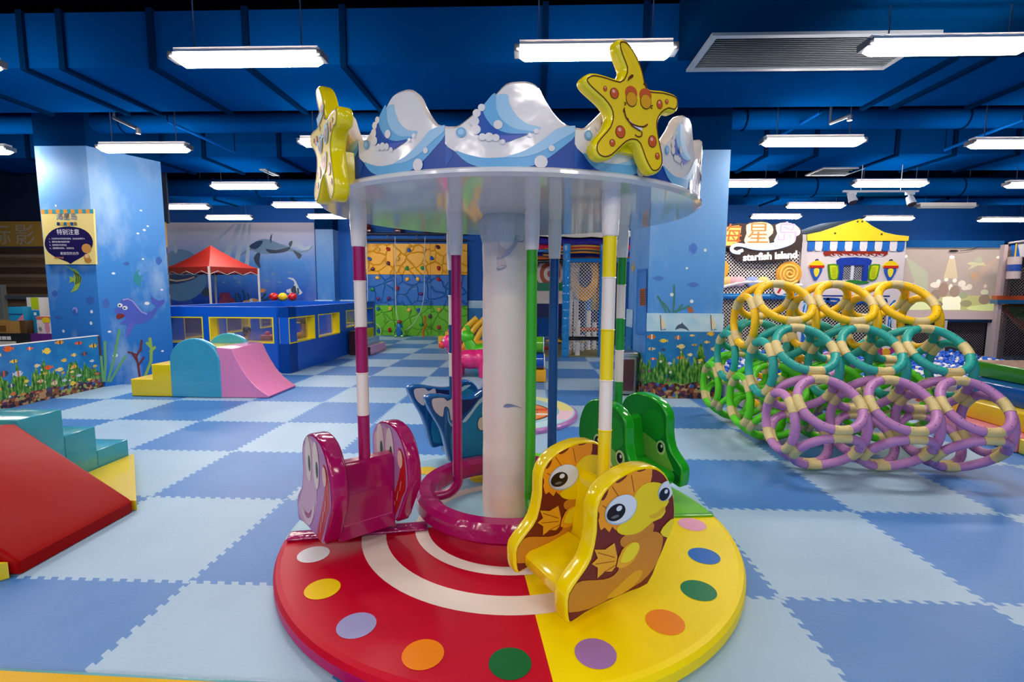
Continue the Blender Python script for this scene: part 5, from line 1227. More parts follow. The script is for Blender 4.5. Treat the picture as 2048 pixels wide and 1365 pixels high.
for px, y0_, y1_, yy in ((1140, 600, 695, 11.3), (1152, 600, 712, 11.6), (1156, 640, 716, 11.1), (1164, 670, 707, 11.9), (1177, 622, 702, 12.2), (1189, 645, 706, 12.4)):
    x = atY(px, 650, yy).x; MB().cyl((x, yy, .003), (x, yy, atY(px, y0_, yy).z), .055, VIN('#E6E0DA', .1), 14).build('padded_post', pf)
b = MB().ball((X11(1175, 11.4), 11.4, Z11(662)), (.36, .22, .055), VIN('#D8502A', .3), 20, 8); b.build('swing_seat', pf)
for px, py, c, yy in ((1078, 697, '#D03A1E', 12.2), (1115, 682, '#E8B81E', 12.0), (1150, 683, '#C8A81E', 12.0)): x = atY(px, py, yy); MB().ball((x.x, yy, x.z), (.3, .2, .05), VIN(c), 18, 8).build('stepping_disc', pf)
# inner decoration: target sweets and lion coloured panels
yy = 12.4
b = MB()
for r, c, z in ((.42, '#B8522A', 0), (.34, '#E8DCCC', .004), (.26, '#B04A26', .008), (.16, '#E8DCCC', .012), (.07, '#B04A26', .016)):
    p = atY(1100, 548, yy); b.ell(p.x, p.z, r, r*1.15, PR(c), Matrix(((1,0,0,0),(0,0,-1,yy-z),(0,1,0,0),(0,0,0,1))), 0, 28)
b.box(p.x-.5, p.x+.45, yy, yy+.05, p.z-.5, p.z+.5, PR('#2A4A8A')); b.build('sweet_panel', pf)
b = MB(); q_ = atY(1100, 574, yy); b.box(q_.x-.55, q_.x+.5, yy-.1, yy+.02, q_.z-.1, q_.z+.1, VIN('#1E7A3A')); b.build('green_bolster', pf)
b = MB(); q_ = atY(1105, 590, yy); b.box(q_.x-.4, q_.x+.5, yy-.08, yy+.0, q_.z-.22, q_.z+.12, M('#DCD2C8', rough=.7, bump=.6, bscale=60)); b.build('white_netting', pf)
b = MB(); q_ = atY(1095, 620, yy); b.box(q_.x-.35, q_.x+.6, yy-.06, yy+.04, q_.z-.2, q_.z+.2, VIN('#241E5A')); b.build('navy_panel', pf)
b = MB(); p = atY(1169, 552, 12.2); XQ = Matrix(((1,0,0,0),(0,0,-1,12.2),(0,1,0,0),(0,0,0,1)))
b.prism(ellp(p.x, p.z, .34, .62, 24), 0, .06, PR('#F2A81E'), XQ); b.prism(ellp(p.x, p.z, .18, .3, 20), .06, .07, PR('#2A2A5A'), XQ)
b.build('lion_cut_out', pf)
for i, c in enumerate(('#C8A03A', '#B07030')): b = MB().cyl((X11(1186+i*9, 12.8), 12.8, 1.0), (X11(1186+i*9, 12.8), 12.8, 2.4), .07, VIN(c)); b.build('padded_post', pf)
MB().box(X11(1128), X11(1212, 13.4)+.3, 13.35, 13.4, .003, 2.3, VIN('#16306E')).build('back_panel', pf)
# stacked roof nets
RN = [('#F2E8DC', 2.86, .0), ('#2A2290', 2.70, .1), ('#E01848', 2.58, .2), ('#2B2B98', 2.44, .3), ('#F07A2A', 2.34, .4)]
for c, z, dy in RN:
    b = MB(); x0, x1 = -.6+.0, 2.9; y0 = YF1+.2+dy; n_ = 16
    vs = []; 
    for i in range(n_+1):
        for j in range(5):
            x = x0+(x1-x0)*i/n_; vs.append((x, y0+j*.5, z-.06*math.sin(PI*i/n_)-.1*math.sin(PI*j/4)+.012*math.sin(i*2.3+j)))
    b.add(vs, [(i*5+j, (i+1)*5+j, (i+1)*5+j+1, i*5+j+1) for i in range(n_) for j in range(4)], M(c, rough=.8, bump=1.0, bscale=70), None, True)
    fr_ = [vs[i*5] for i in range(n_+1)]; b.add(fr_+[(x, y-.02, z-.11) for x, y, z in fr_], [(i, i+1, n_+2+i, n_+1+i) for i in range(n_)], M(c, rough=.8, bump=1.0, bscale=70)); b.tube(fr_, .022, VIN(c), 8); b.build('roof_net', pf)
for k_ in range(3):
    b = MB(); pts = [(1.2+.9*math.cos(a), YF1+.5+.35*math.sin(a), 2.33+.07*k_+.03*math.sin(3*a)) for a in [i*PI/12 for i in range(24)]]; b.tube(pts, .022, VIN('#D89A3A'), 8, closed=True); b.build('rope_hoop', pf)
b = MB(); b.box(X11(1045), X11(1215), YF1-.02, YF1+2.5, .003, .03, M('#7A7A50', rough=.6, vary=.5, vscale=4)); b.build('base_mat', pf)
# ================================================================ bin by the right pillar
bx, by = 1.43, 7.1
t = thing('litter_bin', 'steel framed litter bin with brown mirror panel beside right pillar', 'bin', (bx, by, 0)); ST = M('#A8AAA8', rough=.25, metal=.8)
zt3 = .63; x0, x1 = 1.315, 1.54
b = MB().box(x0, x1, 6.98, 7.22, .02, zt3-.05, ST, None, .008).box(x0-.02, x1+.02, 6.96, 7.24, zt3-.07, zt3, ST, None, .012); b.build('body', t)
MB().box(x0+.035, x1-.035, 6.965, 6.978, .07, zt3-.1, M('#4A1E14', rough=.12, spec=.6)).build('front_panel', t)
MB().box(x0+.01, x1-.01, 6.99, 7.21, .0, .02, M('#15171A')).build('base', t)
# ================================================================ round printed mat
rm = thing('round_play_mat', 'round purple edged play mat with orange cartoon bear print behind the carousel', 'play mat', (-.33, 5.82, 0))
mx_, my_, mr = -.33, 5.82, .92
MB().lathe([(.02, .055), (mr-.03, .055), (mr-.01, .05), (mr, .035), (mr, .004), (.02, .004)], None, (mx_, my_, 0), 64, mats=[VIN('#A9D4E4', .03), VIN('#B070B8'), VIN('#B070B8'), VIN('#B070B8'), VIN('#B070B8')]).build('pad', rm)
b = MB()
for i in range(12):
    a0, a1 = rad(i*30), rad(i*30+30); n = 6
    vs = [(mx_+r*math.cos(a0+(a1-a0)*j/n), my_+r*math.sin(a0+(a1-a0)*j/n), .0565) for r in (.70, .87) for j in range(n+1)]
    b.add(vs, [(j, n+1+j, n+2+j, j+1) for j in range(n)], PR(('#E8E08A', '#D8E0A0', '#B8D8E4', '#E8C8D8')[i % 4]))
b.ell(mx_+.08, my_-.08, .52, .5, PR('#7A2A1E'), None, .0575, 32); b.ell(mx_+.08, my_-.08, .49, .47, PR('#E88A4A'), None, .0582, 32)
for dx, dy, rx, ry, c in ((.2,-.05,.13,.1,'#F0E0D0'),(.18,-.05,.05,.05,'#F2B03A'),(.4,.1,.1,.06,'#D8502A'),(.38,-.12,.12,.05,'#E8D8C8'),(.05,.2,.2,.08,'#F0E4DC'),(.05,-.36,.22,.06,'#F0E0D0'),(-.2,.0,.12,.12,'#F0E0D0')): b.ell(mx_+.08+dx, my_-.08+dy, rx, ry, PR(c), None, .0588)
for i in range(8): b.box(mx_+.30+.04*(i % 4), mx_+.325+.04*(i % 4), my_-.15+.12*(i//4), my_-.10+.12*(i//4), .0588, .0592, PR('#A8381E'))
b.build('bear_print', rm)
# ================================================================ ride-on toys behind the column
def blob_animal(name, label, x, y, c, s=1.0, face=-1):
    t = thing(name, label, 'ride-on toy', (x, y, 0)); v = M(c, rough=.3, coat=.2)
    b = MB(); b.ball((x+.12*s, y, .3*s), (.3*s, .17*s, .17*s), v, 20, 12); b.ball((x+.3*s, y, .3*s), (.2*s, .17*s, .18*s), v, 16, 10)
    b.tube([(x-.12*s, y, .34*s), (x-.2*s, y, .48*s), (x-.22*s, y, .58*s)], [.13*s, .1*s, .1*s], v, 14); b.ball((x-.24*s, y, .6*s), (.15*s, .12*s, .13*s), v, 18, 12)
    b.build('body', t)
    for lx in (-.08, .34):
        for ly in (-.11, .11): MB().tube([(x+lx*s, y+ly*s, .26*s), (x+lx*s, y+ly*s*1.1, .12*s), (x+lx*s, y+ly*s*1.1, .012)], [.09*s, .075*s, .07*s], v, 12).build('leg', t)
    MB().ball((x-.38*s, y, .55*s), (.07*s, .08*s, .07*s), VIN('#D8401E'), 12, 8).build('snout', t)
    for ly in (-.07, .07):
        MB().tube([(x-.2*s, y+ly*s, .7*s), (x-.22*s, y+ly*1.5*s, .78*s), (x-.27*s, y+ly*1.6*s, .83*s)], [.03*s, .028*s, .008*s], v, 10).build('horn', t)
        MB().ball((x-.34*s, y+ly*s, .63*s), .025*s, WHT, 10, 8).build('eye', t)
    return t
blob_animal('bouncy_animal', 'hot pink bouncy ride-on animal behind the magenta pole', atY(928, 700, 8.4).x, 8.4, '#E0287C', 1.0)
blob_animal('bouncy_animal', 'lime green bouncy ride-on animal behind the pink one', atY(958, 700, 9.5).x, 9.5, '#4FCB1E', .98)
xo = atY(955, 690, 10.4).x
t = thing('toy_slide', 'yellow and orange plastic toddler slide partly behind white column', 'toy slide', (xo, 10.6, 0))
OV, YV = M('#E8821A', rough=.35), M('#F0B81A', rough=.35)
b = MB()
for s_ in (-.18, 0, .18): b.tube(smooth([(xo-.36+s_, 10.35, .12), (xo-.22+s_, 10.4, .42), (xo-.05+s_, 10.45, .7), (xo+.16+s_, 10.5, .9)], 3, False), .062, YV, 10)
b.build('side_rail', t); MB().box(xo-.3, xo+.3, 10.25, 10.7, .28, .42, YV, None, .03).build('deck', t)
MB().tube([(xo-.25, 10.35, .3), (xo-.1, 10.3, .15), (xo+.15, 10.25, .05)], [.12, .14, .12], OV, 12).build('chute', t)
for x in (-.25, .25):
    for y in (10.3, 10.65): MB().box(xo+x-.05, xo+x+.05, y-.05, y+.05, .003, .3, OV, None, .015).build('leg', t)
MB().tube([(xo-.12, 10.3, .22), (xo+.06, 10.3, .18), (xo+.22, 10.3, .34)], .035, VIN('#D8481A'), 8).build('handle', t)
xo2 = atY(900, 665, 12.6).x
t = thing('toy_table', 'yellow plastic toy table standing against far wall print', 'toy', (xo2, 12.6, 0))
MB().box(xo2-.12, xo2+.12, 12.5, 12.75, .003, .42, YV, None, .03).build('body', t); MB().box(xo2-.3, xo2-.14, 12.5, 12.7, .003, .3, YV, None, .03).build('step', t); MB().ball((xo2+.42, 12.6, .2), (.14, .14, .19), VIN('#8A1E1A'), 14, 8).build('ball_seat', t)
MB().ball((xo2+.62, 12.4, .06), (.22, .15, .055), VIN('#3AA01E'), 14, 6).build('foot_plate', t)
xo3 = atY(1078, 700, 8.0).x
for nm, lab, z0, z1, c, cyl_, w in (('foam_block', 'yellow foam block at the bottom of the stack behind green pole', .003, .2, '#F0B010', 0, .12), ('foam_roller', 'blue foam roller on the yellow block behind green pole', .202, .47, '#1450B0', 1, .09), ('foam_roller', 'green foam roller on top of the blue roller behind green pole', .472, .74, '#58B01E', 1, .075)):
    b = MB()
    if cyl_:
        r = (z1-z0)/2; XR_ = Matrix.Translation((xo3-.28, 8.05, (z0+z1)/2)) @ Matrix.Rotation(PI/2, 4, 'Y'); b.lathe([(.001, 0), (r-.02, 0), (r, .02), (r, .28+w-.02), (r-.02, .28+w), (.001, .28+w)], VIN(c), (0,0,0), 28, XR_)
        b.lathe([(r-.018, .28+w-.001), (r-.002, .28+w+.006), (r+.002, .28+w-.01)], VIN('#E8E8E8'), (0,0,0), 28, XR_)
    else: b.box(xo3-.3, xo3+w, 7.9, 8.2, z0, z1, VIN(c), None, .015)
    tag(b.build(nm, loc=(xo3-.1, 8.05, z0)), lab, 'soft play block')
# ================================================================ right-hand background at Y = 10.4
YR = 10.4
def xr(px): return atY(px, 560, YR).x
def zr_(py): return atY(1750, py, YR).z
# netted kiosk window, rail
kf = thing('netted_booth', 'netted booth front with cakes and sweets decoration under the glowing sign', 'play booth', (xr(1520), YR, 0))
MB().cyl((xr(1436), YR-.03, zr_(595)), (xr(1606), YR-.03, zr_(595)), .065, VIN('#1E78BC'), 14).build('blue_rail', kf)
MB().box(xr(1597), xr(1607), YR-.05, YR+.05, .003, zr_(470), VIN('#D8D0D0')).build('white_post', kf)
MB().box(xr(1425), xr(1437), YR-.05, YR+.05, .003, zr_(470), VIN('#D8D0D0')).build('white_post', kf)
b = MB(); net(b, (xr(1436), YR, zr_(594)), (1,0,0), (0,0,1), xr(1597)-xr(1436), zr_(505)-zr_(594), .07, .009, M('#EDE6E0', rough=.7)); b.build('upper_net', kf)
b = MB(); net(b, (xr(1436), YR, .02), (1,0,0), (0,0,1), xr(1597)-xr(1436), zr_(598)-.02, .07, .007, M('#B8B2AE', rough=.7)); b.build('lower_net', kf)
MB().box(xr(1440), xr(1600), YR+.9, YR+.95, .003, zr_(450), PAINT('#3A2E2C')).build('dark_lining', kf)
b = MB(); XS = Matrix(((1,0,0,0),(0,0,-1,YR-.02),(0,1,0,0),(0,0,0,1)))
c = (xr(1574), zr_(549)); sc_ = YR/975
b.prism(ellp(c[0], c[1], 24*sc_, 24*sc_, 32), 0, .06, PR('#F0A83A'), XS, bev=.02)
pts = [(c[0]+(2+i*.33)*sc_*math.cos(i*.33), c[1]+(2+i*.33)*sc_*math.sin(i*.33), .065) for i in range(56)]
b.tube(pts, .028, PR('#F6C85A'), 6, X=XS); b.build('swirl_sweet', kf)
b = MB(); b.prism(ellp(xr(1440), zr_(540), 14*sc_, 18*sc_, 24), 0, .06, PR('#F4B038'), XS, bev=.02); b.build('swirl_sweet', kf)
b = MB(); b.tube(smooth([(xr(1437), zr_(578), .05), (xr(1480), zr_(567), .05), (xr(1530), zr_(566), .05), (xr(1600), zr_(572), .05)], 4, False), .035, PR('#F0ECE8'), 8, X=XS); b.build('plate_edge', kf)
for px, c_ in ((1452, '#F4C878'), (1462, '#EDB0B8'), (1477, '#F0C0C8'), (1502, '#A0B4E4'), (1524, '#F4E088')): MB().ball((0,0,0), (.13, .05, .11), PR(c_), 16, 8, X=Matrix.Translation((xr(px), YR-.05, zr_(565)))).build('cake', kf)
# prohibition sign
b = MB(); c = (xr(1555), zr_(580)); XS2 = Matrix(((1,0,0,0),(0,0,-1,YR-.12),(0,1,0,0),(0,0,0,1)))
b.prism(ellp(c[0], c[1], .125, .125, 28), 0, .012, PR('#E8E0DC'), XS2); b.line([(c[0]-.04, c[1]-.08), (c[0]+.045, c[1]+.085)], .045, PR('#C8221E'), XS2, .014); tag(b.build('round_sign', loc=(c[0], YR-.12, c[1])), 'small round white sign with a red slash on booth rail', 'sign')
# glowing sign
sg = thing('island_sign', 'glowing cut-out sign reading starfish island over the netted booth', 'sign', (xr(1520), YR-.2, zr_(520)))
XG = Matrix(((1,0,0,0),(0,0,-1,YR-.15),(0,1,0,0),(0,0,0,1)))
def g2(pts, sm=2): 
    P = [(xr_(1240+x*.2783), zz_(420+y*.2783)) for x, y in pts]; return smooth(P, sm) if sm else P
def xr_(px): return atY(px, 485, YR-.15).x
def zz_(py): return atY(1520, py, YR-.15).z
GLOW = lambda c, e: M(c, rough=.4, emit=e)
back = [(640,120),(760,115),(840,95),(900,100),(940,85),(1020,80),(1080,105),(1130,95),(1180,85),(1240,105),(1290,130),(1310,190),(1310,240),(1290,290),(1280,320),(1200,358),(1100,374),(1000,372),(900,366),(850,350),(800,310),(785,275),(740,265),(640,275)]
MB().prism(g2(back), -.06, 0, PR('#3A2A26'), XG, bev=.0).build('backing', sg)
b = MB(); b.prism(g2([(640,140),(740,130),(845,112),(860,165),(830,220),(845,250),(740,262),(640,270)]), 0, .03, GLOW('#F0A050', .45), XG, bev=.008); b.prism(g2([(900,110),(960,92),(1040,92),(1085,120),(1090,170),(1060,200),(1070,245),(1000,262),(920,258),(890,220),(905,170)]), 0, .03, GLOW('#F6D0A0', .42), XG, bev=.008)
b.prism(g2([(1110,110),(1180,92),(1250,110),(1285,150),(1280,180),(1240,200),(1200,250),(1130,258),(1105,220),(1125,170)]), 0, .03, GLOW('#EDE6F4', .42), XG, bev=.008); b.build('glow_letter_body', sg)
b = MB()
for ch_, px, py, c_ in (('\u6d77', 790, 190, '#C85A1E'), ('\u661f', 985, 180, '#D8783A'), ('\u5c9b', 1190, 175, '#B8A0C8')): b.text(ch_, .46, GLOW(c_, .2), XG @ Matrix.Translation((xr_(1240+px*.2783), zz_(420+py*.2783), .032)), .004, 'CENTER', 0)
b.build('characters', sg)
b = MB(); sw = g2([(880,292),(860,310),(815,302),(800,278),(825,255),(880,256),(960,276),(1060,280),(1150,266),(1220,240),(1240,215),(1215,215),(1190,230)], 3); 
b.tube([(x, z, .03) for x, z in sw], [.036]*len(sw), GLOW('#C8D4FA', .4), 10, X=XG); b.build('wave_flourish', sg)
b = MB(); word = 'starfish island'
b.text(word, .2, GLOW('#F8F4F4', .6), XG @ Matrix.Translation((xr_(1240+1082*.2783), zz_(420+334*.2783), .016)) @ Matrix.Rotation(rad(3.5), 4, 'Z'), .006, 'CENTER', .006); b.build('lettering', sg)
# ---- yellow roofed house front
ht = thing('house_front', 'white house printed play panel with striped awning under yellow gable roof', 'play house', (xr(1705), YR, 0))
XH = Matrix(((1,0,0,0),(0,0,-1,YR-.02),(0,1,0,0),(0,0,0,1))); kh = .27843
def h2(pts, sm=0):
    P = [(xr(1600+x*kh), zr_(420+y*kh)) for x, y in pts]; return smooth(P, sm) if sm else P
b = MB(); WP = PR('#D9D0D2')
# printed front with real openings: built from strips round the window and doorway
for p in ([(20,225),(735,225),(735,400),(500,400),(500,350),(240,350),(240,400),(20,400)], [(20,400),(275,400),(275,505),(20,505)], [(460,400),(735,400),(735,505),(460,505)], [(20,505),(735,505),(735,660),(20,660)], [(20,660),(110,660),(110,1080),(20,1080)], [(640,660),(735,660),(735,1080),(640,1080)]): b.prism(h2(p), -.03, 0, WP, XH, smooth=False)
b.prism(h2([(240,350),(500,350),(500,400),(240,400)]), -.03, 0, WP, XH, smooth=False)
b.build('front_panel', ht)
b = MB()
for i in range(13):
    x0 = 28+i*53; c_ = PR('#1C66B8') if i % 2 == 0 else PR('#DCD8DC')
    P = h2([(x0,225),(x0+53,225),(x0+52,280),(x0+44,298),(x0+8,298),(x0,280)]); b.prism(P, .002, .03, c_, XH, smooth=False)
b.build('striped_awning', ht)
b = MB(); b.prism(h2([(155,296),(600,296),(606,318),(580,335),(550,322),(520,335),(490,322),(460,335),(430,322),(400,335),(370,322),(340,335),(310,322),(280,335),(250,322),(220,335),(190,330),(160,334),(148,315)]), .002, .02, PR('#8A2A1E'), XH, smooth=False)
for i in range(7): b.line(h2([(200+i*55,322),(222+i*55,336),(246+i*55,322)], 2), .012, WHT, XH, .022)
b.build('red_scallop_print', ht)
b = MB(); WB_ = PR('#1C3A9C')
for p in ([(245,365),(270,348),(370,342),(470,348),(497,365),(490,395),(470,400),(275,400),(250,395)], [(262,400),(300,400),(296,510),(262,510)], [(440,400),(475,400),(475,510),(436,510)]): b.prism(h2(p, 0), .002, .02, WB_, XH, smooth=False)
b.prism(h2([(355,390),(375,390),(375,505),(355,505)]), -.02, .01, PR('#C8CCD8'), XH, smooth=False); b.build('window_surround', ht)
b = MB(); net(b, (h2([(298,505)])[0][0], YR+.0, h2([(298,505)])[0][1]), (1,0,0), (0,0,1), h2([(440,400)])[0][0]-h2([(298,400)])[0][0], h2([(298,400)])[0][1]-h2([(298,505)])[0][1], .05, .006, M('#8A90A0')); net(b, (xr(1631), YR, .05), (1,0,0), (0,0,1), xr(1778)-xr(1631), zr_(604)-.05, .07, .007, M('#A8A2A0', rough=.7)); b.build('window_net', ht)
for sx_, pts in ((1, [(185,402),(200,392),(258,400),(262,500),(210,505),(196,470)]), (-1, [(555,402),(540,392),(485,400),(478,500),(530,505),(546,470)])):
    b = MB(); b.prism(h2(pts, 2), .002, .03, PR('#4F8A1E'), XH, smooth=False); P = ccw(h2(pts, 2)); b.prism(offs(P, -.03), .03, .034, PR('#C8D41E'), XH, smooth=False)
    for i in range(7): b.line(h2([(212 if sx_ > 0 else 492, 420+i*11),(246 if sx_ > 0 else 526, 420+i*11)]), .01, PR('#6A8A1E'), XH, .036)
    b.build('shutter_print', ht)
for x in (104, 632):
    b = MB(); b.prism(h2([(x-38,420),(x-34,460),(x-15,495),(x-8,508),(x+8,508),(x+15,495),(x+34,460),(x+38,420)], 2), .002, .03, PR('#2A56B4'), XH, smooth=False); b.prism(h2([(x-20,430),(x,420),(x+20,430),(x+16,465),(x,485),(x-16,465)], 2), .03, .034, PR('#E8D83A'), XH, smooth=False)
    b.prism(h2([(x-52,415),(x-40,385),(x,366),(x+40,385),(x+52,415)], 2), .002, .036, PR('#E8CC1E'), XH, smooth=False); b.prism(h2([(x-53,402),(x+53,402),(x+50,420),(x-50,420)]), .036, .042, PR('#C0281E'), XH, smooth=False); b.prism(ellp(*h2([(x,364)])[0], .03, .025, 12), .002, .03, PR('#2A2A4A'), XH, smooth=False); b.build('lantern_print', ht)
b = MB(); b.line(h2([(110,620),(650,620)]), .03, PR('#1C3A8A'), XH, .004)
for i in range(3): b.line(h2([(120+i*170,645),(150+i*170,675),(190+i*170,665),(205+i*170,640),(220+i*170,665),(255+i*170,675),(285+i*170,645)], 3), .05, PR('#1C4A9C'), XH, .006)
for x in (40, 680): b.prism(h2([(x-25,680),(x+30,660),(x+10,760),(x-10,860),(x+25,930),(x-20,960)], 2), .002, .01, PR('#1F6AC0'), XH, smooth=False); b.line(h2([(x-18,700),(x+12,680),(x-4,780),(x-10,860)], 2), .04, PR('#A8D0EC'), XH, .012)
b.prism(h2([(310,520),(350,505),(420,508),(490,520),(470,530),(400,535),(330,530)], 2), .002, .02, PR('#2E7A3A'), XH, smooth=False); b.build('wave_print', ht)
b = MB(); YR_ = M('#E8CC0E', rough=.5, bump=.2)
rf = h2([(15,180),(110,160),(200,130),(290,95),(378,68),(400,72),(470,120),(560,165),(640,182),(735,192),(732,225),(20,225)]); b.prism(rf, .03, .06, YR_, XH, smooth=False)
back_ = Vector((0, 1.4, 0))
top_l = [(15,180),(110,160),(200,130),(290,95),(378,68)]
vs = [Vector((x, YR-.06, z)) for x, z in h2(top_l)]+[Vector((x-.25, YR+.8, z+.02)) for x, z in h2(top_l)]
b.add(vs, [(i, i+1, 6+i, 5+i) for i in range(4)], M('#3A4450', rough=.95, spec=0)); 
top_r = [(378,68),(470,120),(560,165),(640,182),(735,192)]
vs = [Vector((x, YR-.06, z)) for x, z in h2(top_r)]+[Vector((x-.25, YR+.8, z+.02)) for x, z in h2(top_r)]
b.add(vs, [(i, i+1, 6+i, 5+i) for i in range(4)], M('#E8CC0E', rough=.9, spec=0))
for x, y in ((362,88),(395,88),(210,172),(538,178)): b.ball((0,0,0), (.022, .01, .022), PR('#5A4A10'), 8, 6, X=Matrix.Translation((h2([(x,y)])[0][0], YR-.085, h2([(x,y)])[0][1])))
b.build('gable_roof', ht)
# dark interior behind the house and the screen
struct(MB().box(xr(1440), 11.9, 12.0, 12.05, .003, zr_(470), PAINT('#1E1A22')), 'trim_2')
# ---- projection screen
ps = thing('projection_screen', 'pale projection screen showing a faint stage band scene, right of house front', 'screen', (xr(1900), YR+.1, zr_(640)))
YP = YR+.1
def p2(x, y):
    p = atY(1780+x*.16115, 480+y*.16115, YP); return (p.x, p.z)
XP = Matrix(((1,0,0,0),(0,0,-1,YP),(0,1,0,0),(0,0,0,1)))
def EM(c): return M(c, rough=.6, emit=.2)
b = MB(); b.prism([p2(155,85), p2(90,990), p2(1310,990), p2(1385,85)], -.02, 0, EM('#A8988E'), XP, smooth=False); b.build('screen_sheet', ps)
b = MB()
def pf_(pts, c, z=.002, sm=0): P = [p2(x, y) for x, y in pts]; b.flat(smooth(P, sm) if sm else P, EM(c), XP, z)
pf_([(98,860),(110,790),(600,700),(900,690),(1320,700),(1320,880),(98,870)], '#B8B478', .002); pf_([(98,870),(1312,880),(1308,985),(92,985)], '#B09C98', .0015)
pf_([(190,205),(215,225),(470,400),(470,620),(330,600)], '#A8AA90', .003); pf_([(740,205),(800,205),(840,480),(660,480)], '#C8B494', .003); pf_([(1340,215),(1330,240),(1060,560),(1020,520),(1150,330)], '#B49A8A', .003)
pf_([(650,710),(880,700),(870,870),(640,870)], '#EEEAC8', .004); pf_([(110,800),(500,770),(540,840),(400,870),(105,860)], '#D4D8A0', .004, 2); pf_([(980,830),(1200,800),(1310,800),(1310,880),(980,870)], '#D0D890', .004, 2)
for x, y, rx, ry, c in ((190,205,26,18,'#F0E8E0'),(765,215,30,20,'#F0E8D8'),(1345,218,28,16,'#E8DCC8'),(560,560,60,35,'#E0D4C0'),(600,520,26,28,'#E8DCCC'),(695,495,25,22,'#E8DCC8'),(800,505,26,26,'#E8DCC8'),(890,545,45,40,'#DCD0BC'),(980,585,36,36,'#D8CCB4'),(930,600,46,26,'#DCD0BC'),(750,590,26,40,'#E4DCC4'),(1095,260,50,48,'#A8A890'),(1040,440,36,40,'#C09878'),(1180,575,20,24,'#D8C0A8'),(1170,650,46,34,'#C8C8A8'),(300,560,22,36,'#C0A898'),(910,690,50,40,'#98A07A'),(1170,740,70,60,'#94806E'),(560,690,60,70,'#928072'),(660,620,60,90,'#9A8070'),(800,640,60,70,'#9A8272'),(590,800,60,40,'#8A7868'),(940,790,70,40,'#98906C')):
    c0_ = p2(x, y); b.ell(c0_[0], c0_[1], rx*.00172, ry*.00172, EM(c), XP, .005, 18)
pf_([(945,300),(1000,270),(1090,290),(1160,280),(1190,325),(1090,320),(960,375),(1010,320)], '#BEB692', .0055)
b.build('projected_picture', ps)
BT = VIN('#1A5C9C')
b = MB(); z0_ = p2(770, 55)[1]; b.box(p2(150,55)[0], p2(1390,55)[0], YP-.05, YP+.05, z0_-.07, z0_+.07, BT); b.build('top_beam', ps)
b = MB().cyl((p2(90,1000)[0], YP-.01, p2(90,1000)[1]), (p2(1310,1000)[0], YP-.01, p2(90,1000)[1]), .035, VIN('#16365E'), 10); b.build('bottom_bar', ps)
b = MB(); c0_, c1_ = p2(780,140), p2(1080,90); b.prism([p2(725,135), p2(740,150), p2(820,148), p2(835,138), p2(800,128), p2(740,128)], .01, .04, PR('#1A1418'), XP, smooth=False); b.tube([Vector((c0_[0]+.1, YP-.05, c0_[1])), Vector((c0_[0]+.3, YP-.05, c0_[1]+.02)), Vector((c1_[0], YP-.05, c1_[1]))], .006, PR('#1A1418'), 6); b.build('hanging_cable', ps)
b = MB()
for x in (340, 490, 650, 800, 980, 1175): a_ = p2(x, 85); b.cyl((a_[0], YP-.03, a_[1]), (a_[0], YP-.03, a_[1]-.03), .006, PR('#2A2420'), 6)
for x, y in ((140,330),(122,498),(1355,335),(1340,520)): a_ = p2(x, y); b.cyl((a_[0]-.05, YP-.03, a_[1]), (a_[0]+.05, YP-.03, a_[1]), .006, PR('#2A2420'), 6)
b.build('tie', ps)
# posts and net below the screen
b = thing('screen_post_fence', 'white posts and dark netting under the projection screen', 'fence', (xr(1900), YR+.15, 0))
for x in (660, 1275): a_ = p2(x, 1000); MB().box(a_[0]-.05, a_[0]+.05, YR+.05, YR+.15, .003, a_[1], VIN('#CFC6C6')).build('post', b)
n_ = MB(); net(n_, (xr(1806), YR+.2, .02), (1,0,0), (0,0,1), xr(2000)-xr(1806), zr_(642)-.02, .055, .005, M('#6A6264', rough=.7)); n_.build('net', b)
# right-most tower
tw = thing('play_tower', 'play tower with striped awning, hanging bolster and netting at right edge', 'play frame', (xr(2040), YR-.2, 0)); YT = YR-.4
def xt(px): return atY(px, 560, YT).x
def zt_2(py): return atY(2030, py, YT).z
for px in (2002, 2014): k_ = 1 if px < 2010 else (YT+.35)/YT; MB().box(xt(px)*k_-.035, xt(px)*k_+.035, YT-.04 if px < 2010 else YT+.3, YT+.05 if px < 2010 else YT+.4, .003, zt_2(490), VIN('#8A7674' if px > 2010 else '#B8A4A4')).build('post', tw)
b = MB(); x0 = xt(1992); b.box(x0, xt(2120), YT-.06, YT+.06, zt_2(600), zt_2(592), VIN('#B8502A')).box(x0, xt(2120), YT-.08, YT+.08, zt_2(608), zt_2(600), VIN('#2A5E88')); b.build('rail', tw)
b = MB()
for i in range(8):
    x = xt(2010)+i*.14; z_, z2_ = zt_2(486-1.2*i), zt_2(516-1*i); b.add([(x, YT-.1, z2_), (x+.14, YT-.1, z2_), (x+.14, YT-.02, z_), (x, YT-.02, z_)], [(0,1,2,3)], VIN('#1F5AA8') if i % 2 == 0 else VIN('#B8B4B8'))
b.build('striped_awning', tw)
b = MB().cyl((xt(2005), YT-.05, zt_2(487)), (xt(2120), YT-.05, zt_2(470)), .02, VIN('#B8B4B4'), 8); b.build('awning_bar', tw)
p, q_ = atY(2030, 514, YT-.15), atY(2026, 558, YT-.15); b = MB().cyl(q_, p, .105, VIN('#C0B0AC'), 16); d_ = (p-q_)
b.cyl(q_+d_*.35+Vector((-.0,0,-.0)), q_+d_*.65, .108, VIN('#2A4A98'), 16); b.cyl(p, p+Vector((.0,0,.25)), .012, VIN('#D8A01E'), 8); b.build('hanging_bolster', tw)
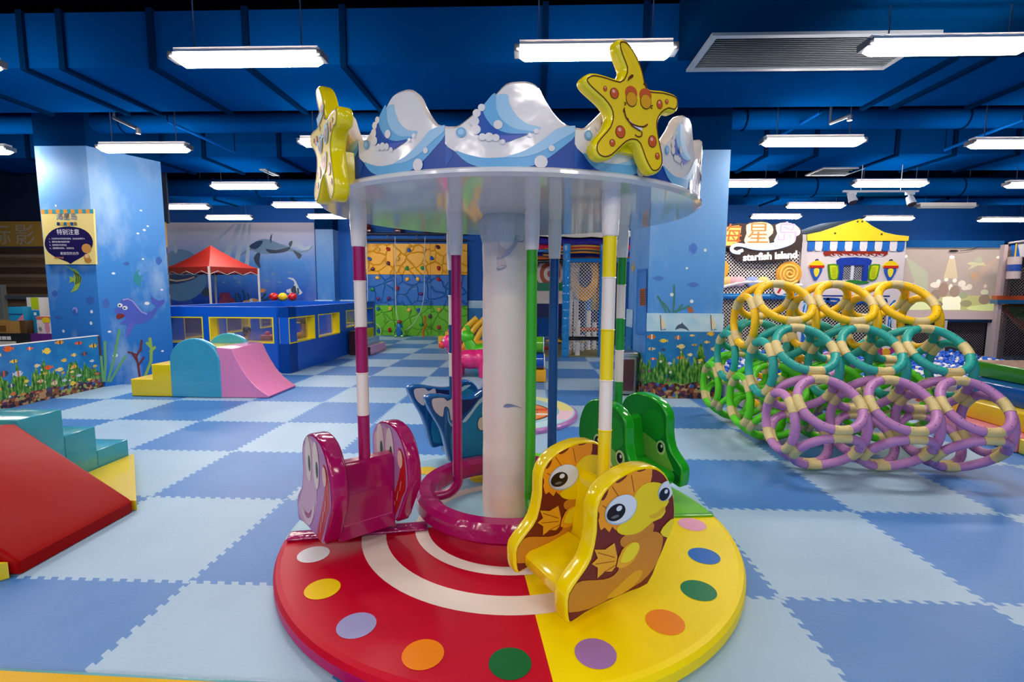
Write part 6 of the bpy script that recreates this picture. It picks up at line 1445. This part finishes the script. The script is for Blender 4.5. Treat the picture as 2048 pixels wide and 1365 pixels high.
b = MB(); net(b, (xt(2008), YT+.02, zt_2(592)), (1,0,0), (0,0,1), 1.0, zt_2(500)-zt_2(592), .06, .006, M('#5E5658')); net(b, (xt(2000), YT+.02, .02), (1,0,0), (0,0,1), 1.0, zt_2(612)-.02, .06, .006, M('#4A4448')); b.build('net', tw)
b = MB(); P = [(xt(2010), zt_2(610)), (xt(2110), zt_2(610)), (xt(2110), zt_2(700)), (xt(2046), zt_2(640))]; XT = Matrix(((1,0,0,0),(0,0,-1,YT+.15),(0,1,0,0),(0,0,0,1))); b.prism(P, 0, .06, VIN('#C05A26'), XT, smooth=False); b.prism([(xt(2028), zt_2(614)), (xt(2110), zt_2(614)), (xt(2110), zt_2(660)), (xt(2046), zt_2(635))], .06, .08, VIN('#5A9A2A'), XT, smooth=False); b.build('slanted_panel', tw)
# ================================================================ ball pit
bpt = thing('ball_pit_wall', 'low white printed foam wall along front of ball pit, seen through hoops', 'ball pit', (5.0, 6.3, 0))
MB().box(2.75, 8.5, 6.28, 6.42, .003, .34, VIN('#CFCBC8'), None, .02).build('front_wall', bpt); MB().box(2.75, 2.89, 6.42, 10.2, .003, .34, VIN('#CFCBC8'), None, .02).build('side_wall', bpt)
b = MB(); r2 = random.Random(5)
for i in range(26): b.ell(3.0+i*.14, .1+r2.random()*.16, .03+.03*r2.random(), .025, PR(r2.choice(['#4A8A3A', '#C8502A', '#2A6AB0', '#D8B83A', '#6A4A2A'])), Matrix(((1,0,0,0),(0,0,-1,6.279),(0,1,0,0),(0,0,0,1))), 0, 8)
b.build('print', bpt)
MB().box(2.9, 8.6, 6.43, 10.2, .003, .22, VIN('#0F4EA0')).build('pit_base', bpt)
BB = [M('#0A5CD0', rough=.35, vary=.03), M('#E4E2E2', rough=.35, vary=.03)]
mesh_b = []
for m_, lab in zip(BB, ('blue', 'white')):
    o_ = MB().ball((0,0,0), .042, m_, 12, 8).build('pit_ball'); mesh_b.append(o_.data); bpy.data.objects.remove(o_)
pos = []; y = 6.49; row = 0
while y < 10.15:
    x = 2.96+(.046 if row % 2 else 0)
    while x < min(8.5, y*1.06+.3):
        pos.append((x+r2.uniform(-.014,.014), y+r2.uniform(-.014,.014), .262+.05*abs(r2.gauss(0,.6)), 1 if r2.random() < .28 else 0)); x += .094
    y += .092; row += 1
pos.sort(key=lambda p: p[0]*.0+p[1]+(4 if p[0] < .52*p[1] else 0))
single = [p for p in pos if p[0] > .74*p[1]][:300]; sset = set(single); rest = [p for p in pos if p not in sset]
for x, y, z, w in single:
    o_ = bpy.data.objects.new('pit_ball', mesh_b[w]); COL.objects.link(o_); o_.location = (x, y, z)
    tag(o_, ('white' if w else 'blue')+' plastic ball lying loose in the ball pit', 'ball', ('white' if w else 'blue')+' balls in the ball pit')
b = MB()
for x, y, z, w in rest: b.ball((x, y, z), .042, BB[w], 8, 6)
o_ = tag(b.build('pit_balls', loc=(5, 8.5, .22)), 'mass of blue and white balls filling the ball pit farther back', 'balls', kind='stuff')
# things in the ball pit seen through the hoops
p = atY(1779, 672, 8.6); b = MB().box(p.x-.2, p.x+.14, 8.5, 8.8, .3, p.z+.12, VIN('#E4DEDE'), None, .02).box(p.x-.19, p.x+.05, 8.49, 8.5, .36, p.z+.09, PR('#123E8E')).box(p.x+.145, p.x+.22, 8.5, 8.8, .3, p.z+.1, VIN('#8A2A4A'))
tag(b.build('foam_cube', loc=(p.x, 8.65, .3)), 'white and navy foam cube in ball pit, seen through yellow and teal hoops', 'soft play block')
p = atY(1762, 703, 8.0); b = MB(); XW = Matrix(((1,0,0,0),(0,0,-1,8.0),(0,1,0,0),(0,0,0,1)))
for i in range(4): b.prism([(p.x, p.z)]+[(p.x+.2*math.cos(rad(90*i+90*j/8-45)), p.z+.2*math.sin(rad(90*i+90*j/8-45))) for j in range(9)], 0, .1, VIN(('#B02A7A', '#E4DEDE')[i % 2] if i != 3 else '#E4DEDE'), XW, smooth=False)
b.prism(ellp(p.x, p.z, .06, .06, 16), .1, .12, VIN('#E8B01E'), XW, smooth=False); b.cyl((p.x, 7.95, p.z), (p.x, 7.95, .22), .03, VIN('#E4DEDE'), 10)
tag(b.build('foam_disc_toy', loc=(p.x, 8, .24)), 'magenta and white foam wheel with yellow hub in the ball pit', 'soft play toy')
# ================================================================ two people in the play pit
SKIN = M('#A87858', rough=.5); 
def figure(label, x, y, shirt, hair, trousers, s, lean, arm, sit=.06):
    t = thing('person', label, 'person', (x, y, sit)); 
    def skin(name, chains, mat, root=0, extra=None):
        V = []; E_ = []; R_ = []
        for ch in chains:
            prev = ch[0] if isinstance(ch[0], int) else None
            for it in (ch[1:] if prev is not None else ch):
                V.append((it[0]*s, it[1]*s, it[2]*s)); R_.append(it[3]*s)
                if prev is not None: E_.append((prev, len(V)-1))
                prev = len(V)-1
        me = bpy.data.meshes.new(name); me.from_pydata(V, E_, []); o_ = bpy.data.objects.new(name, me); COL.objects.link(o_)
        sk = o_.modifiers.new('s', 'SKIN'); sk.use_smooth_shade = True
        for i, r in enumerate(R_): me.skin_vertices[0].data[i].radius = (r, r)
        me.skin_vertices[0].data[0].use_root = True
        o_.modifiers.new('b', 'SUBSURF').levels = 1; o_.modifiers['b'].render_levels = 1
        bpy.context.view_layer.update(); m2 = bpy.data.meshes.new_from_object(o_.evaluated_get(bpy.context.evaluated_depsgraph_get())); bpy.data.objects.remove(o_)
        m2.materials.clear(); m2.materials.append(mat); n_ = bpy.data.objects.new(name, m2); COL.objects.link(n_); n_.parent = t; return n_
    L_ = lean
    # kneeling/sitting on the floor: pelvis, spine, neck, head; legs folded; arms reaching forward
    torso = [(0,0,.16,.14),(0,-L_*.3,.30,.125),(0,-L_*.7,.45,.145),(0,-L_,.55,.07),(0,-L_*1.05,.62,.06),(0,-L_*1.1-.01,.70,.095),(0,-L_*1.1-.01,.80,.085)]
    ch = [torso]
    for sg_ in (-1, 1):
        ch.append([2, (sg_*.17,-L_*.8,.48,.05),(sg_*.21,-L_-.10,.36,.042),(sg_*.16,-L_-arm,.30,.034),(sg_*.14,-L_-arm-.08,.29,.026)])
        ch.append([0, (sg_*.11,-.04,.14,.09),(sg_*.17,-.36,.13,.07),(sg_*.15,-.10,.06,.05),(sg_*.14,.04,.05,.04)])
    skin('body', ch, SKIN)
    skin('shirt', [[(0,0,.15,.155),(0,-L_*.3,.30,.142),(0,-L_*.7,.44,.16),(0,-L_*.95,.53,.085)]]+[[2, (sg_*.17,-L_*.8,.48,.066),(sg_*.21,-L_-.08,.385,.058)] for sg_ in (-1, 1)], M(shirt, rough=.7))
    skin('trousers', [[(0,0,.15,.158)]]+[[0, (sg_*.11,-.04,.14,.1),(sg_*.17,-.365,.13,.08),(sg_*.15,-.10,.07,.06)] for sg_ in (-1, 1)], M(trousers, rough=.7))
    hb = MB(); hy, hz = -L_*1.1-.01, .755
    hb.ball((0, hy*s+.012, (hz+.025)*s), (.1*s, .105*s, .1*s), M(hair, rough=.5), 16, 10); hb.ball((0, hy*s+.06*s, (hz-.06)*s), (.085*s, .05*s, .1*s), M(hair, rough=.5), 12, 8)
    o_ = hb.build('hair'); o_.parent = t
    fb = MB()
    for sg_ in (-1, 1): fb.ball((sg_*.035*s, hy*s-.094*s, (hz-.005)*s), .011*s, BLK, 8, 6); fb.ball((sg_*.098*s, hy*s, (hz-.01)*s), (.012*s, .022*s, .03*s), SKIN, 8, 6)
    fb.ball((0, hy*s-.105*s, (hz-.04)*s), (.014*s, .02*s, .016*s), SKIN, 8, 6); fb.ball((0, hy*s-.09*s, (hz-.075)*s), (.03*s, .012*s, .008*s), PR('#8A4038'), 8, 6)
    o_ = fb.build('face'); o_.parent = t
    return t
g1 = figure('person in mustard yellow top sitting in the play pit behind windows', -4.9, 10.4, '#B88A2A', '#1E1612', '#2A2E44', .97, .12, .18)
g1.rotation_euler = (0, 0, rad(35))
g2_ = figure('dark haired child in dark top bending over toys in the play pit', -5.98, 9.75, '#3A2430', '#17110F', '#22283C', .76, .22, .2)
g2_.rotation_euler = (0, 0, rad(140))
# ================================================================ camera, world, view
cd = bpy.data.cameras.new('camera'); cam = bpy.data.objects.new('camera', cd); COL.objects.link(cam)
cd.sensor_fit = 'HORIZONTAL'; cd.sensor_width = 36; cd.lens = F/W*36; cd.clip_start = .05; cd.clip_end = 100
R3 = Matrix((RGT, UP, -FWD)).transposed(); cam.matrix_world = Matrix.Translation(CAM) @ R3.to_4x4()
SC.camera = cam
w = bpy.data.worlds.new('world'); SC.world = w; w.use_nodes = True
bg = w.node_tree.nodes['Background']; bg.inputs[0].default_value = (.25, .4, .7, 1); bg.inputs[1].default_value = .05
SC.view_settings.view_transform = 'Standard'; SC.view_settings.look = 'None'; SC.view_settings.gamma = 1; SC.view_settings.use_curve_mapping = False
SC.view_settings.exposure = EXPO
SC.cycles.use_denoising = True; SC.cycles.max_bounces = 8; SC.cycles.transparent_max_bounces = 16; SC.cycles.caustics_reflective = False; SC.cycles.caustics_refractive = False
SC.cycles.sample_clamp_indirect = 6
